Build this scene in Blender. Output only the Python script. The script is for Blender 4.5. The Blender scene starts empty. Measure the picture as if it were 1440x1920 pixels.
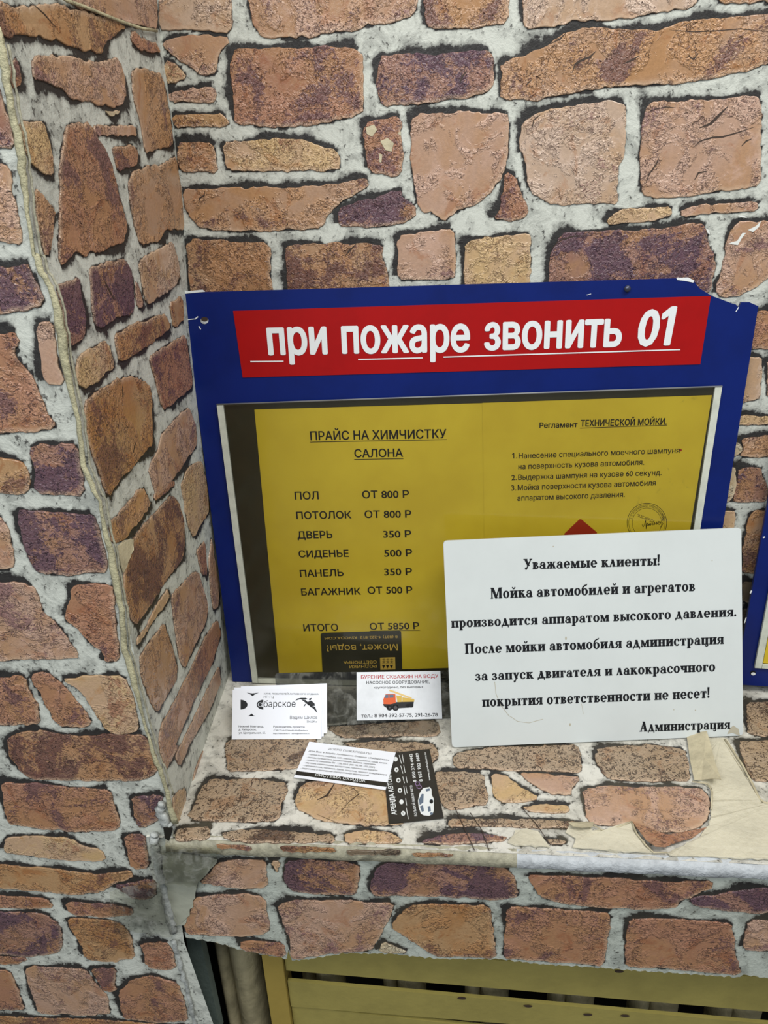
import bpy, bmesh, math, random, mathutils, mathutils.geometry
import numpy as np
from mathutils import Vector
random.seed(7); rng = np.random.default_rng(11)
sc = bpy.context.scene
COL = sc.collection
# ------------------------------------------------------------------ camera, world, lights, exposure
ZO = 1.40                                   # camera height above the floor
F, CX, CY = 1387.0, 720.0, 960.0            # focal length in pixels of the 1440 x 1920 frame
YAW, PITCH, ROLL = [math.radians(a) for a in (5.7817, 23.6456, -2.1831)]
C0 = np.array([0, -0.665, ZO])
f_ = np.array([-math.sin(YAW)*math.cos(PITCH), math.cos(YAW)*math.cos(PITCH), -math.sin(PITCH)])
r_ = np.array([math.cos(YAW), math.sin(YAW), 0.0]); u_ = np.cross(r_, f_)
r_, u_ = math.cos(ROLL)*r_+math.sin(ROLL)*u_, -math.sin(ROLL)*r_+math.cos(ROLL)*u_
cd = bpy.data.cameras.new('camera'); cam = bpy.data.objects.new('camera', cd); COL.objects.link(cam)
from mathutils import Matrix
M = Matrix(((r_[0], u_[0], -f_[0], C0[0]), (r_[1], u_[1], -f_[1], C0[1]), (r_[2], u_[2], -f_[2], C0[2]), (0, 0, 0, 1)))
cam.matrix_world = M
cd.sensor_fit = 'VERTICAL'; cd.sensor_height = 24; cd.lens = F/1920*24; cd.clip_start = 0.01
sc.camera = cam
w = bpy.data.worlds.new('world'); sc.world = w; w.use_nodes = True
w.node_tree.nodes['Background'].inputs[0].default_value = (0.86, 0.93, 1.0, 1)
w.node_tree.nodes['Background'].inputs[1].default_value = 0.36
def area(name, loc, target, size, size_y, power, col):
    l = bpy.data.lights.new(name, 'AREA'); l.shape = 'RECTANGLE'; l.size = size; l.size_y = size_y
    l.energy = power; l.color = col
    o = bpy.data.objects.new(name, l); COL.objects.link(o); o.location = loc
    o.rotation_euler = (Vector(target)-Vector(loc)).to_track_quat('-Z', 'Y').to_euler(); return o
area('ceiling_lamp', (0.55, -0.95, ZO+1.25), (0.0, -0.1, ZO-0.3), 1.2, 0.35, 30, (1.0, 0.97, 0.92))
area('ceiling_lamp_far', (-0.9, -2.0, ZO+1.25), (0.0, 0.0, ZO-0.3), 1.2, 0.6, 30, (0.93, 0.97, 1.0))
vs = sc.view_settings
vs.view_transform = 'Standard'; vs.look = 'None'; vs.gamma = 1; vs.use_curve_mapping = False
vs.exposure = -0.12

# ------------------------------------------------------------------ geometry of the place
YF = -0.23           # plane of the pier and of the strip under the sill
HS = ZO-0.485        # sill top
def ray(x, y): return f_+(x-CX)/F*r_-(y-CY)/F*u_
def hit_plane(x, y, P, n):
    q = ray(x, y); return C0+q*(((np.array(P)-C0)@n)/(q@n))
NY = np.array([0, -1.0, 0]); NZ = np.array([0, 0, 1.0])
def hitY(x, y, Y): return hit_plane(x, y, (0, Y, 0), NY)
def hitZ(x, y, Z): return hit_plane(x, y, (0, 0, Z), NZ)
OUT = [hitY(x, y, YF) for x, y in ((0, 80), (45, 300), (66, 450), (100, 560), (130, 680), (165, 850), (190, 960), (225, 1090), (262, 1280), (292, 1410), (322, 1545), (332, 1660), (345, 1765), (400, 1920))]
INN = [hitY(x, y, 0) for x, y in ((296, 0), (302, 77), (325, 233), (341, 383), (352, 540), (437, 1290))]
def edge(pts):
    z = np.array([p[2] for p in pts])[::-1]; x = np.array([p[0] for p in pts])[::-1]
    return lambda q: np.interp(q, z, x)
XO, XI = edge(OUT), edge(INN)
def hitR(x, y):
    q = ray(x, y); X = -0.24
    for i in range(8):
        P = C0+q*((X-C0[0])/q[0]); t = (P[1]-YF)/(0-YF); X = XO(P[2])*(1-t)+XI(P[2])*t
    return P
SX0 = 0.9
PL = {  # surface: hit function, outward normal, (2-D coordinates), direction in which the printed relief shade falls
 'B': (lambda x, y: hitY(x, y, 0), np.array([0, -1., 0]), (0, 2), (-.55, .83)),
 'L': (lambda x, y: hitY(x, y, YF), np.array([0, -1., 0]), (0, 2), (-.5, .86)),
 'K': (lambda x, y: hitY(x, y, YF-.001), np.array([0, -1., 0]), (0, 2), (-.5, .86)),
 'N': (lambda x, y: hitY(x, y, YF-.004), np.array([0, -1., 0]), (0, 2), (-.5, .86)),
 'S': (lambda x, y: hitZ(x, y, HS), np.array([0, 0, 1.]), (0, 1), (-.4, .91)),
 'R': (hitR, np.array([1., 0, 0]), (1, 2), (.62, -.78)),
}
# ------------------------------------------------------------------ materials
def lin(c):
    return tuple(((v/255)/12.92 if v/255 <= .04045 else ((v/255+.055)/1.055)**2.4) for v in c)+(1,)
def newmat(name):
    m = bpy.data.materials.new(name); m.use_nodes = True; nt = m.node_tree
    return m, nt, nt.nodes['Principled BSDF']
def N(nt, t, **k):
    n = nt.nodes.new(t)
    for a, b in k.items():
        if a.startswith('_'): n.inputs[a[1:].replace('_', ' ')].default_value = b
        else: setattr(n, a, b)
    return n
def noise(nt, vec, scale, detail=3, rough=.55, dist=0):
    n = N(nt, 'ShaderNodeTexNoise'); n.inputs['Scale'].default_value = scale; n.inputs['Detail'].default_value = detail
    n.inputs['Roughness'].default_value = rough; n.inputs['Distortion'].default_value = dist
    nt.links.new(vec, n.inputs['Vector']); return n.outputs['Fac']
def ramp(nt, fac, a, b, smooth=True):
    n = N(nt, 'ShaderNodeMapRange'); n.interpolation_type = 'SMOOTHSTEP' if smooth else 'LINEAR'
    n.inputs['From Min'].default_value = a; n.inputs['From Max'].default_value = b
    nt.links.new(fac, n.inputs['Value']); return n.outputs['Result']
def mth(nt, op, a, b=0.0, c=0.0):
    n = N(nt, 'ShaderNodeMath', operation=op)
    for i, v in enumerate((a, b, c)):
        if hasattr(v, 'node'): nt.links.new(v, n.inputs[i])
        else: n.inputs[i].default_value = v
    return n.outputs[0]
def mix(nt, fac, a, b, blend='MIX'):
    n = N(nt, 'ShaderNodeMix', data_type='RGBA', blend_type=blend)
    for i, v in ((0, fac), (6, a), (7, b)):
        if hasattr(v, 'node'): nt.links.new(v, n.inputs[i])
        else: n.inputs[i].default_value = v
    return n.outputs[2]
def bump(nt, p, h, dist, strength=1.0):
    b = N(nt, 'ShaderNodeBump'); b.inputs['Strength'].default_value = strength; b.inputs['Distance'].default_value = dist
    nt.links.new(h, b.inputs['Height']); nt.links.new(b.outputs[0], p.inputs['Normal'])
def attr(nt, name):
    a = N(nt, 'ShaderNodeAttribute'); a.attribute_name = name; return a
def simple(name, c, rough=.5, spec=.5, var=0.0, vscale=40, bumpd=0.0, bscale=300, metal=0):
    m, nt, p = newmat(name)
    p.inputs['Roughness'].default_value = rough; p.inputs['Specular IOR Level'].default_value = spec
    p.inputs['Metallic'].default_value = metal
    pos = N(nt, 'ShaderNodeNewGeometry').outputs['Position']
    base = lin(c)
    if var:
        n = noise(nt, pos, vscale, 5, .65)
        nt.links.new(mix(nt, ramp(nt, n, .35, .75), base, tuple(v*(1-var) for v in base[:3])+(1,)), p.inputs['Base Color'])
    else: p.inputs['Base Color'].default_value = base
    if bumpd: bump(nt, p, noise(nt, pos, bscale, 3), bumpd)
    return m
def stone_mat(name, base, second, dark, dark_amt, sec_amt=.5, squig=.5, ms=1.0, mk_s=.62):
    base, second = [tuple(v*k for v, k in zip(q, (.905, .925, .925))) for q in (base, second)]
    m, nt, p = newmat(name)
    pos = N(nt, 'ShaderNodeNewGeometry').outputs['Position']
    base, second, dark = lin(base), lin(second), lin(dark)
    def shifted(v):
        mp = N(nt, 'ShaderNodeVectorMath', operation='ADD'); mp.inputs[1].default_value = v; nt.links.new(pos, mp.inputs[0]); return mp.outputs[0]
    p2, p3 = shifted((3.1, 7.7, 5.3)), shifted((9.4, 1.7, 2.6))
    big = noise(nt, pos, 24, 4, .62, .6); big2 = noise(nt, p3, 15, 3, .6, .8); oth = noise(nt, p2, 34, 5, .68, .8)
    fine = noise(nt, pos, 480, 3, .6); med = noise(nt, pos, 120*ms, 2, .5, 1.6)
    st = N(nt, 'ShaderNodeVectorMath', operation='MULTIPLY'); st.inputs[1].default_value = (1, 1, 1.7); nt.links.new(p2, st.inputs[0])
    pit = noise(nt, st.outputs[0], 190*ms, 1.5, .5, 2.2); gran = noise(nt, p2, 300, 2, .6, 1.2)
    c = mix(nt, ramp(nt, big2, .5-.3*sec_amt, .75-.3*sec_amt), base, second)
    c = mix(nt, mth(nt, 'MULTIPLY', ramp(nt, oth, .46, .60), .7), c, tuple(min(1, v*k) for v, k in zip(base[:3], (1.22, 1.26, 1.36)))+(1,))
    c = mix(nt, mth(nt, 'MULTIPLY', ramp(nt, noise(nt, p3, 45, 4, .65, 1), .54, .66), .6), c, tuple(v*k for v, k in zip(base[:3], (.80, .58, .44)))+(1,))
    dk = ramp(nt, mth(nt, 'ADD', big, mth(nt, 'MULTIPLY', mth(nt, 'SUBTRACT', gran, .5), .34)), .665-.21*dark_amt, .735-.21*dark_amt)
    c = mix(nt, mth(nt, 'MULTIPLY', dk, .80), c, dark)
    rim = attr(nt, 'rim').outputs['Fac']; edg = attr(nt, 'edge').outputs['Fac']
    c = mix(nt, mth(nt, 'MULTIPLY', mth(nt, 'MULTIPLY', rim, ramp(nt, gran, .25, .5)), .8), c, lin((206, 178, 150)))
    area_ = ramp(nt, mth(nt, 'ADD', mth(nt, 'MULTIPLY', oth, .5), mth(nt, 'MULTIPLY', big, .5)), .57-.22*squig, .62-.2*squig)
    # short embossed pits and winding scratches with dark ink in them
    pits = mth(nt, 'MULTIPLY', ramp(nt, pit, .60, .635), area_)
    line = mth(nt, 'ABSOLUTE', mth(nt, 'SUBTRACT', med, .5))
    sq = mth(nt, 'MULTIPLY', mth(nt, 'MULTIPLY', ramp(nt, line, .028, .010), area_), ramp(nt, noise(nt, p2, 110, 2), .48, .56))
    mk = mth(nt, 'MAXIMUM', pits, sq)
    c = mix(nt, mth(nt, 'MULTIPLY', mk, mk_s), c, tuple(v*.5 for v in dark[:3])+(1,))
    c = mix(nt, mth(nt, 'MULTIPLY', ramp(nt, edg, .35, 1), .7), c, lin((62, 44, 38)))
    c = mix(nt, mth(nt, 'MULTIPLY', ramp(nt, fine, .35, .7), .25), c, tuple(v*.55 for v in base[:3])+(1,))
    nt.links.new(c, p.inputs['Base Color'])
    p.inputs['Roughness'].default_value = .30; p.inputs['Specular IOR Level'].default_value = .5
    h = mth(nt, 'ADD', mth(nt, 'MULTIPLY', mk, -1.0), mth(nt, 'ADD', mth(nt, 'MULTIPLY', fine, .16), mth(nt, 'MULTIPLY', mth(nt, 'MULTIPLY', gran, area_), .8)))
    bump(nt, p, h, .0016, 1.0)
    return m
SM = {
 'o': stone_mat('stone_orange', (190, 140, 96), (192, 152, 124), (112, 80, 80), .5),
 'O': stone_mat('stone_ochre', (184, 130, 82), (194, 152, 110), (112, 78, 70), .5),
 'p': stone_mat('stone_pink', (200, 160, 136), (194, 148, 112), (130, 96, 98), .4, .5, .45),
 'P': stone_mat('stone_pale_pink', (208, 176, 152), (200, 160, 124), (150, 112, 104), .25, .5, .35),
 'u': stone_mat('stone_sill_brown', (178, 148, 118), (186, 160, 134), (70, 46, 38), .35, .5, 1.0, 1.15, .85),
 'r': stone_mat('stone_red_brown', (180, 128, 100), (186, 136, 98), (104, 74, 80), .62, .5, .6),
 'd': stone_mat('stone_dark_purple', (166, 122, 104), (180, 132, 94), (80, 60, 82), 1.02, .4, .8),
 'k': stone_mat('stone_brown_mottled', (182, 132, 92), (192, 150, 116), (96, 64, 66), .85, .4, .7),
 't': stone_mat('stone_tan', (214, 176, 126), (208, 170, 138), (160, 112, 88), .2, .5, .5),
 'T': stone_mat('stone_cream', (216, 200, 168), (208, 184, 150), (170, 140, 118), .15, .5, .3),
 'g': stone_mat('stone_dusty_grey_brown', (128, 112, 92), (140, 118, 96), (76, 64, 56), .6, .5, .5),
}
def mortar_mat(name, c, dirt=.0):
    m, nt, p = newmat(name)
    pos = N(nt, 'ShaderNodeNewGeometry').outputs['Position']
    ink = attr(nt, 'ink').outputs['Fac']
    n1 = noise(nt, pos, 60, 5, .7, .5); n2 = noise(nt, pos, 260, 4, .65, .3); n3 = noise(nt, pos, 25, 3, .6)
    b = lin(c)
    col = mix(nt, ramp(nt, n1, .42, .66), b, tuple(v*.62 for v in b[:3])+(1,))
    col = mix(nt, mth(nt, 'MULTIPLY', ramp(nt, n2, .56, .64), ramp(nt, n1, .44, .56)), col, lin((84, 84, 80)))
    nv = mth(nt, 'ADD', mth(nt, 'MULTIPLY', mth(nt, 'SUBTRACT', n2, .5), .7), mth(nt, 'MULTIPLY', mth(nt, 'SUBTRACT', n1, .5), 1.5))
    v = mth(nt, 'ADD', mth(nt, 'MULTIPLY', ink, 1.0), mth(nt, 'MULTIPLY', nv, ramp(nt, ink, .0, .25)))
    col = mix(nt, mth(nt, 'MULTIPLY', ramp(nt, v, .12, .60), .55), col, lin((96, 96, 92)))
    col = mix(nt, mth(nt, 'MULTIPLY', ramp(nt, v, .52, .74), .95), col, lin((30, 27, 27)))
    if dirt: col = mix(nt, mth(nt, 'MULTIPLY', ramp(nt, n3, .4, .7), dirt), col, lin((120, 112, 84)))
    nt.links.new(col, p.inputs['Base Color'])
    p.inputs['Roughness'].default_value = .5; p.inputs['Specular IOR Level'].default_value = .35
    bump(nt, p, mth(nt, 'ADD', n1, mth(nt, 'MULTIPLY', n2, .4)), .0016, .7)
    return m
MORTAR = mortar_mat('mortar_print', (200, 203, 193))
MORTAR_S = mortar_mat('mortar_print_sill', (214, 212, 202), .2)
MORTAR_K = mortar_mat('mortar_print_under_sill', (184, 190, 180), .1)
BLUE = simple('blue_plastic', (5, 30, 104), .38, .3, .22, 18)
RED = simple('red_film', (164, 6, 6), .42, .3, .1, 30)
WHITE = simple('white_vinyl', (226, 230, 230), .45)
PLATE = simple('white_plate', (206, 212, 210), .4, .5, .05, 14)
PAPERW = simple('white_card', (240, 244, 252), .45)
CARDW = simple('worn_white_card', (222, 226, 230), .4, .5, .12, 60)
def yellow_mat():
    m, nt, p = newmat('yellow_paper')
    pos = N(nt, 'ShaderNodeNewGeometry').outputs['Position']
    n = noise(nt, pos, 14, 4, .6); n2 = noise(nt, pos, 50, 5, .7, .6)
    c = mix(nt, ramp(nt, n, .3, .7), lin((214, 188, 44)), lin((202, 174, 36)))
    c = mix(nt, mth(nt, 'MULTIPLY', mth(nt, 'MULTIPLY', ramp(nt, n2, .60, .75), attr(nt, 'dirt').outputs['Fac']), .5), c, lin((110, 96, 30)))
    nt.links.new(c, p.inputs['Base Color']); p.inputs['Roughness'].default_value = .55
    return m
YELLOW = yellow_mat()
OLIVE = simple('dark_pocket_backing', (58, 54, 34), .4, .4, .25, 30)
STRIP = simple('pocket_edge_strip', (206, 210, 196), .45, .4, .2, 90)
INK = simple('black_ink', (30, 24, 20), .5, .3)
INKB = simple('black_print', (18, 20, 24), .45, .3)
INKG = simple('grey_ink', (74, 72, 74), .5, .3)
REDINK = simple('red_ink', (176, 34, 44), .5, .3)
BLACKC = simple('black_card', (34, 32, 30), .35, .5)
OLCARD = simple('dark_olive_card', (56, 54, 40), .4, .5, .2, 60)
GOLD = simple('yellow_print', (206, 172, 78), .5, .3)
ORANGE = simple('orange_print', (214, 92, 42), .5, .3)
CREAM = simple('cream_print', (222, 190, 120), .5, .3)
LOGO_RED = simple('logo_red', (158, 44, 20), .5, .3)
GREYBLUE = simple('window_print', (96, 110, 128), .5, .3)
VIOLET = simple('violet_print', (170, 140, 190), .5, .3)
SEAM = simple('paper_fold', (190, 184, 150), .5, .3, .5, 110, .001, 500)
PLASTER = simple('old_plaster', (206, 200, 178), .6, .3, .22, 26, .001, 240)
PLASTERW = simple('white_plaster', (192, 197, 200), .6, .3, .3, 90, .0014, 260)
NOSEM = simple('grubby_paper_edge', (168, 164, 142), .5, .4, .45, 130, .001, 260)
BEADM = simple('crumpled_plaster', (180, 184, 180), .5, .4, .5, 120, .001, 300)
BLANK = simple('blank_grey_paper', (166, 168, 152), .45, .4, .12, 30, .0006, 80)
FLAP = simple('torn_paper_back', (196, 186, 156), .55, .3, .3, 60, .0008, 200)
OLDY = simple('yellow_enamel', (158, 146, 80), .38, .5, .18, 20, .0004, 120)
OLDY2 = simple('yellow_enamel_post', (160, 138, 66), .4, .5, .15, 20)
CHIP = simple('paint_chip', (58, 44, 34), .6)
RAD = simple('grimy_radiator_paint', (196, 186, 150), .5, .4, .45, 40, .0008, 160)
TEAL = simple('grey_green_painted_metal', (108, 122, 116), .5, .4, .25, 30, .0006, 200)
DARK = simple('recess_plaster_with_shade', (38, 36, 32), .9, .1)  # dirty wall colour darkened further so the recess shade is painted in
FLOOR = simple('concrete_floor', (110, 108, 102), .8, .3, .3, 12)
METAL = simple('screw_metal', (80, 84, 100), .35, .5, 0, metal=.6)
def clear(name, tint, refl, rough=.06, haze=0.0):
    m = bpy.data.materials.new(name); m.use_nodes = True; nt = m.node_tree
    nt.nodes.remove(nt.nodes['Principled BSDF']); out = nt.nodes['Material Output']
    t = N(nt, 'ShaderNodeBsdfTransparent'); t.inputs[0].default_value = tint
    g = N(nt, 'ShaderNodeBsdfGlossy'); g.inputs['Roughness'].default_value = rough
    fr = N(nt, 'ShaderNodeFresnel'); fr.inputs[0].default_value = 1.42
    mx = N(nt, 'ShaderNodeMixShader'); nt.links.new(mth(nt, 'MULTIPLY', fr.outputs[0], refl), mx.inputs[0])
    nt.links.new(t.outputs[0], mx.inputs[1]); nt.links.new(g.outputs[0], mx.inputs[2])
    last = mx.outputs[0]
    if haze:
        d = N(nt, 'ShaderNodeBsdfDiffuse'); d.inputs[0].default_value = (.55, .55, .5, 1)
        pos = N(nt, 'ShaderNodeNewGeometry').outputs['Position']
        m2 = N(nt, 'ShaderNodeMixShader'); nt.links.new(mth(nt, 'MULTIPLY', ramp(nt, noise(nt, pos, 60, 5, .7, 1), .45, .75), haze), m2.inputs[0])
        nt.links.new(last, m2.inputs[1]); nt.links.new(d.outputs[0], m2.inputs[2]); last = m2.outputs[0]
    nt.links.new(last, out.inputs[0]); return m
COVER = clear('clear_pocket_film', (.98, .98, .97, 1), .5, .12)
ACRYL = clear('scuffed_clear_plastic', (.72, .72, .70, 1), 1.0, .12, .25)
TAPE = clear('clear_tape', (.90, .90, .84, 1), 1.1, .18, .35)

# ------------------------------------------------------------------ mesh helpers
def add(name, verts, faces, mat, parent=None, label=None, cat=None, group=None, kind=None, attrs=None, origin=None, smooth=False):
    V = np.array(verts, float)
    o0 = np.array(origin, float) if origin is not None else (V.min(0)+V.max(0))/2
    me = bpy.data.meshes.new(name); me.from_pydata((V-o0).tolist(), [], [list(map(int, q)) for q in faces])
    if attrs:
        for k, v in attrs.items():
            a = me.attributes.new(k, 'FLOAT', 'POINT'); a.data.foreach_set('value', np.asarray(v, np.float32))
    me.materials.append(mat)
    if smooth: me.polygons.foreach_set('use_smooth', [True]*len(me.polygons))
    o = bpy.data.objects.new(name, me); COL.objects.link(o); o.location = o0
    if parent is not None:
        o.parent = parent; o.location = o0-np.array(parent['_w']) if '_w' in parent.keys() else o0
    o['_w'] = [float(v) for v in o0]
    tag(o, label, cat, group, kind); return o
def tag(o, label=None, cat=None, group=None, kind=None):
    for k, v in (('label', label), ('category', cat), ('group', group), ('kind', kind)):
        if v: o[k] = v
def empty(name, loc, label=None, cat=None, group=None, kind=None):
    o = bpy.data.objects.new(name, None); COL.objects.link(o); o.location = loc; o.empty_display_size = .02
    o['_w'] = [float(v) for v in loc]; tag(o, label, cat, group, kind); return o
def box(name, lo, hi, mat, parent=None, bev=0.0, **k):
    bm = bmesh.new(); bmesh.ops.create_cube(bm, size=1)
    lo, hi = np.array(lo), np.array(hi)
    for v in bm.verts: v.co = Vector((lo+hi)/2+np.array(v.co)*(hi-lo))
    if bev: bmesh.ops.bevel(bm, geom=bm.edges[:], offset=bev, segments=2, affect='EDGES', profile=.6)
    bm.verts.index_update()
    V = [tuple(v.co) for v in bm.verts]; Fc = [[v.index for v in f.verts] for f in bm.faces]; bm.free()
    return add(name, V, Fc, mat, parent, **k)
def resample(P, step):
    P = np.array(P); out = []
    n = len(P)
    for i in range(n):
        a, b = P[i], P[(i+1) % n]; L = np.linalg.norm(b-a); k = max(1, int(round(L/step)))
        for j in range(k): out.append(a+(b-a)*j/k)
    return np.array(out)
def chaikin(P):
    Q = []
    n = len(P)
    for i in range(n):
        a, b = P[i], P[(i+1) % n]; Q += [a*.78+b*.22, a*.22+b*.78]
    return np.array(Q)
def sgn_area(U): return .5*np.sum(U[:, 0]*np.roll(U[:, 1], -1)-np.roll(U[:, 0], -1)*U[:, 1])
def in_poly(U, Q):
    x, y = Q[..., 0], Q[..., 1]; ins = np.zeros(x.shape, bool); n = len(U)
    for i in range(n):
        a, b = U[i], U[(i+1) % n]
        c = ((a[1] > y) != (b[1] > y)); 
        with np.errstate(divide='ignore', invalid='ignore'): xx = (b[0]-a[0])*(y-a[1])/(b[1]-a[1])+a[0]
        ins ^= c & (x < xx)
    return ins
STONES2D = {k: [] for k in PL}
def stone(plane, cat, P3, parent, h=.0010):
    hit, nrm, ax, ink = PL[plane]
    P = chaikin(resample(P3, .016)); P = resample(P, .0026)
    n = len(P); ph = rng.random(3)*6; t = np.arange(n)
    nz = np.convolve(rng.normal(size=n+4), np.ones(2)/2, 'same')[2:n+2]+1.6*np.convolve(rng.normal(size=n+12), np.ones(5)/5, 'same')[6:n+6]
    U = P[:, list(ax)]; sg = 1 if sgn_area(U) > 0 else -1
    tg = np.roll(U, -1, 0)-np.roll(U, 1, 0); ln = np.linalg.norm(tg, axis=1, keepdims=True)+1e-9
    out2 = np.stack([tg[:, 1], -tg[:, 0]], 1)/ln*sg
    STONES2D[plane].append(U.copy())
    o3 = np.zeros((n, 3)); o3[:, ax[0]] = out2[:, 0]; o3[:, ax[1]] = out2[:, 1]
    P = P+o3*(nz*.0006)[:, None]
    A = abs(sgn_area(U)); per = ln.sum()/2; lim = min(.0040, .28*A/per*2)
    Dm = np.linalg.norm(U[:, None]-U[None], axis=2); cyc = np.abs(np.arange(n)[:, None]-np.arange(n)[None]); cyc = np.minimum(cyc, n-cyc)*.0026
    ch = np.where((cyc > .004) & (Dm < .72*cyc), Dm, 1).min(1); L_ = np.minimum(lim, .26*ch)
    for _k in range(3): L_ = np.minimum(L_, (np.roll(L_, 1)+L_+np.roll(L_, -1))/3+.0001)
    tg = sum(np.roll(out2, k, 0) for k in range(-3, 4)); tg /= np.linalg.norm(tg, axis=1, keepdims=True)+1e-9
    q3 = np.zeros((n, 3)); q3[:, ax[0]] = tg[:, 0]; q3[:, ax[1]] = tg[:, 1]; L_ = L_[:, None]
    ring = [P-nrm*.0002, P-q3*np.minimum(.0003, L_*.2)+nrm*h*.75, P-q3*np.minimum(.0008, L_*.4)+nrm*h, P-q3*L_+nrm*h]
    V = np.concatenate(ring); Fc = []
    for k in range(3):
        for i in range(n):
            j = (i+1) % n; q = (k*n+i, k*n+j, (k+1)*n+j, (k+1)*n+i); Fc.append(q)
    Fc.append(tuple(3*n+i for i in range(n)))
    # orientation
    cr = np.cross(V[1]-V[0], V[n]-V[0])
    e0 = P.mean(0)
    nn = np.zeros(3)
    for i in range(n): nn += np.cross(P[i]-e0, P[(i+1) % n]-e0)
    if nn @ nrm < 0: Fc = [q[::-1] for q in Fc]
    dn = (out2 @ -np.array(ink)); pale = np.clip(dn, 0, 1)**.7
    rim = np.concatenate([pale, pale, pale*.9, pale*0]); edg = np.concatenate([np.ones(n), np.full(n, .55), np.zeros(n), np.zeros(n)])
    return add('stone', V, Fc, SM[cat], parent, attrs={'rim': rim, 'edge': edg})
def ink_field(plane, Q):
    """how dark the printed shade is on the mortar at 2-D points Q (n,2)"""
    d0 = np.array(PL[plane][3]); res = np.zeros(len(Q))
    for U in STONES2D[plane]:
        lo, hi = U.min(0)-.012, U.max(0)+.012
        idx = np.where((Q[:, 0] > lo[0]) & (Q[:, 0] < hi[0]) & (Q[:, 1] > lo[1]) & (Q[:, 1] < hi[1]))[0]
        if not len(idx): continue
        q = Q[idx]; best = np.full(len(q), 9.0); bx = np.zeros_like(q)
        n = len(U)
        for i in range(n):
            a, b = U[i], U[(i+1) % n]; ab = b-a; t = np.clip(((q-a) @ ab)/(ab @ ab+1e-12), 0, 1)
            c = a+t[:, None]*ab; dd = np.linalg.norm(q-c, axis=1); m = dd < best
            best[m] = dd[m]; bx[m] = (q-c)[m]
        ins = in_poly(U, q)
        nv = bx/(best[:, None]+1e-9); wgt = np.clip(nv @ d0, 0, 1)**1.1
        wid = .0078*np.clip(1+.75*np.sin(q[:, 0]*57+U[0, 0]*190)*np.sin(q[:, 1]*49+U[0, 1]*170)+.3*np.sin(q[:, 0]*143+q[:, 1]*121), .08, 1.8)
        v = np.where(ins, 1.0, np.clip(1.2-best/(wid*wgt+1e-5), 0, 1))
        v = np.maximum(v, np.where(best < .0008, .25, 0))
        res[idx] = np.maximum(res[idx], v)
    return res
def mortar(name, plane, A, B, pos, mat, mask=None, parent=None, **k):
    """grid over parameters A x B; pos(a,b) -> 3-D points; ink baked as an attribute"""
    aa, bb = np.meshgrid(A, B, indexing='xy'); P = pos(aa.ravel(), bb.ravel())
    ax = PL[plane][2]; ink = ink_field(plane, P[:, list(ax)])
    na, nb = len(A), len(B); i, j = np.meshgrid(np.arange(na-1), np.arange(nb-1), indexing='xy')
    i = i.ravel(); j = j.ravel(); v0 = j*na+i
    Fc = np.stack([v0, v0+1, v0+na+1, v0+na], 1)
    if mask is not None:
        cen = P[Fc].mean(1); Fc = Fc[mask(cen)]
    a0, a1, a2 = P[Fc[0, 0]], P[Fc[0, 1]], P[Fc[0, 2]]
    if np.cross(a1-a0, a2-a0) @ PL[plane][1] < 0: Fc = Fc[:, ::-1]
    used = np.unique(Fc); mp = np.zeros(len(P), int); mp[used] = np.arange(len(used))
    o0 = np.array([0, 0, 0.0])
    me = bpy.data.meshes.new(name)
    V = P[used]; Fc = mp[Fc]
    me.vertices.add(len(V)); me.vertices.foreach_set('co', V.ravel()); me.loops.add(Fc.size); me.loops.foreach_set('vertex_index', Fc.ravel())
    me.polygons.add(len(Fc)); me.polygons.foreach_set('loop_start', np.arange(len(Fc))*4); me.polygons.foreach_set('loop_total', np.full(len(Fc), 4))
    me.update(); a = me.attributes.new('ink', 'FLOAT', 'POINT'); a.data.foreach_set('value', ink[used].astype(np.float32))
    me.materials.append(mat); o = bpy.data.objects.new(name, me); COL.objects.link(o)
    if parent is not None: o.parent = parent; o.location = -np.array(parent['_w'])
    o['_w'] = [0.0, 0.0, 0.0]; tag(o, **k); return o
def tube(name, pts, rad, mat, parent=None, nrm=(0, -1, 0), seg=6, flat=1.0, **k):
    """tapered tube along pts with radius list; flat <1 squashes it along nrm"""
    P = np.array(pts); n = len(P); rad = np.broadcast_to(rad, (n,)); nrm = np.array(nrm, float); V = []
    for i in range(n):
        t = P[min(i+1, n-1)]-P[max(i-1, 0)]; t /= np.linalg.norm(t)+1e-9
        a = np.cross(t, nrm); a /= np.linalg.norm(a)+1e-9; b = np.cross(a, t)
        for s in range(seg):
            th = 2*math.pi*s/seg; V.append(P[i]+a*math.cos(th)*rad[i]+b*math.sin(th)*rad[i]*flat)
    Fc = [(i*seg+s, i*seg+(s+1) % seg, (i+1)*seg+(s+1) % seg, (i+1)*seg+s) for i in range(n-1) for s in range(seg)]
    Fc += [tuple(range(seg))[::-1], tuple((n-1)*seg+s for s in range(seg))]
    return add(name, V, Fc, mat, parent, smooth=True, **k)
def sheet(name, P3, th, nrm, mat, parent=None, bump_up=0.0, **k):
    """solid thin sheet with the outline P3 (front face), thickness th behind it"""
    P = np.array(P3); nrm = np.array(nrm, float); n = len(P)
    e0 = P.mean(0); nn = sum(np.cross(P[i]-e0, P[(i+1) % n]-e0) for i in range(n))
    if nn @ nrm < 0: P = P[::-1]
    V = np.concatenate([P, P-nrm*th]); Fc = [tuple(range(n)), tuple(range(2*n-1, n-1, -1))]
    Fc += [(i, i+n, (i+1) % n+n, (i+1) % n) for i in range(n)]
    return add(name, V, Fc, mat, parent, **k)
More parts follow.
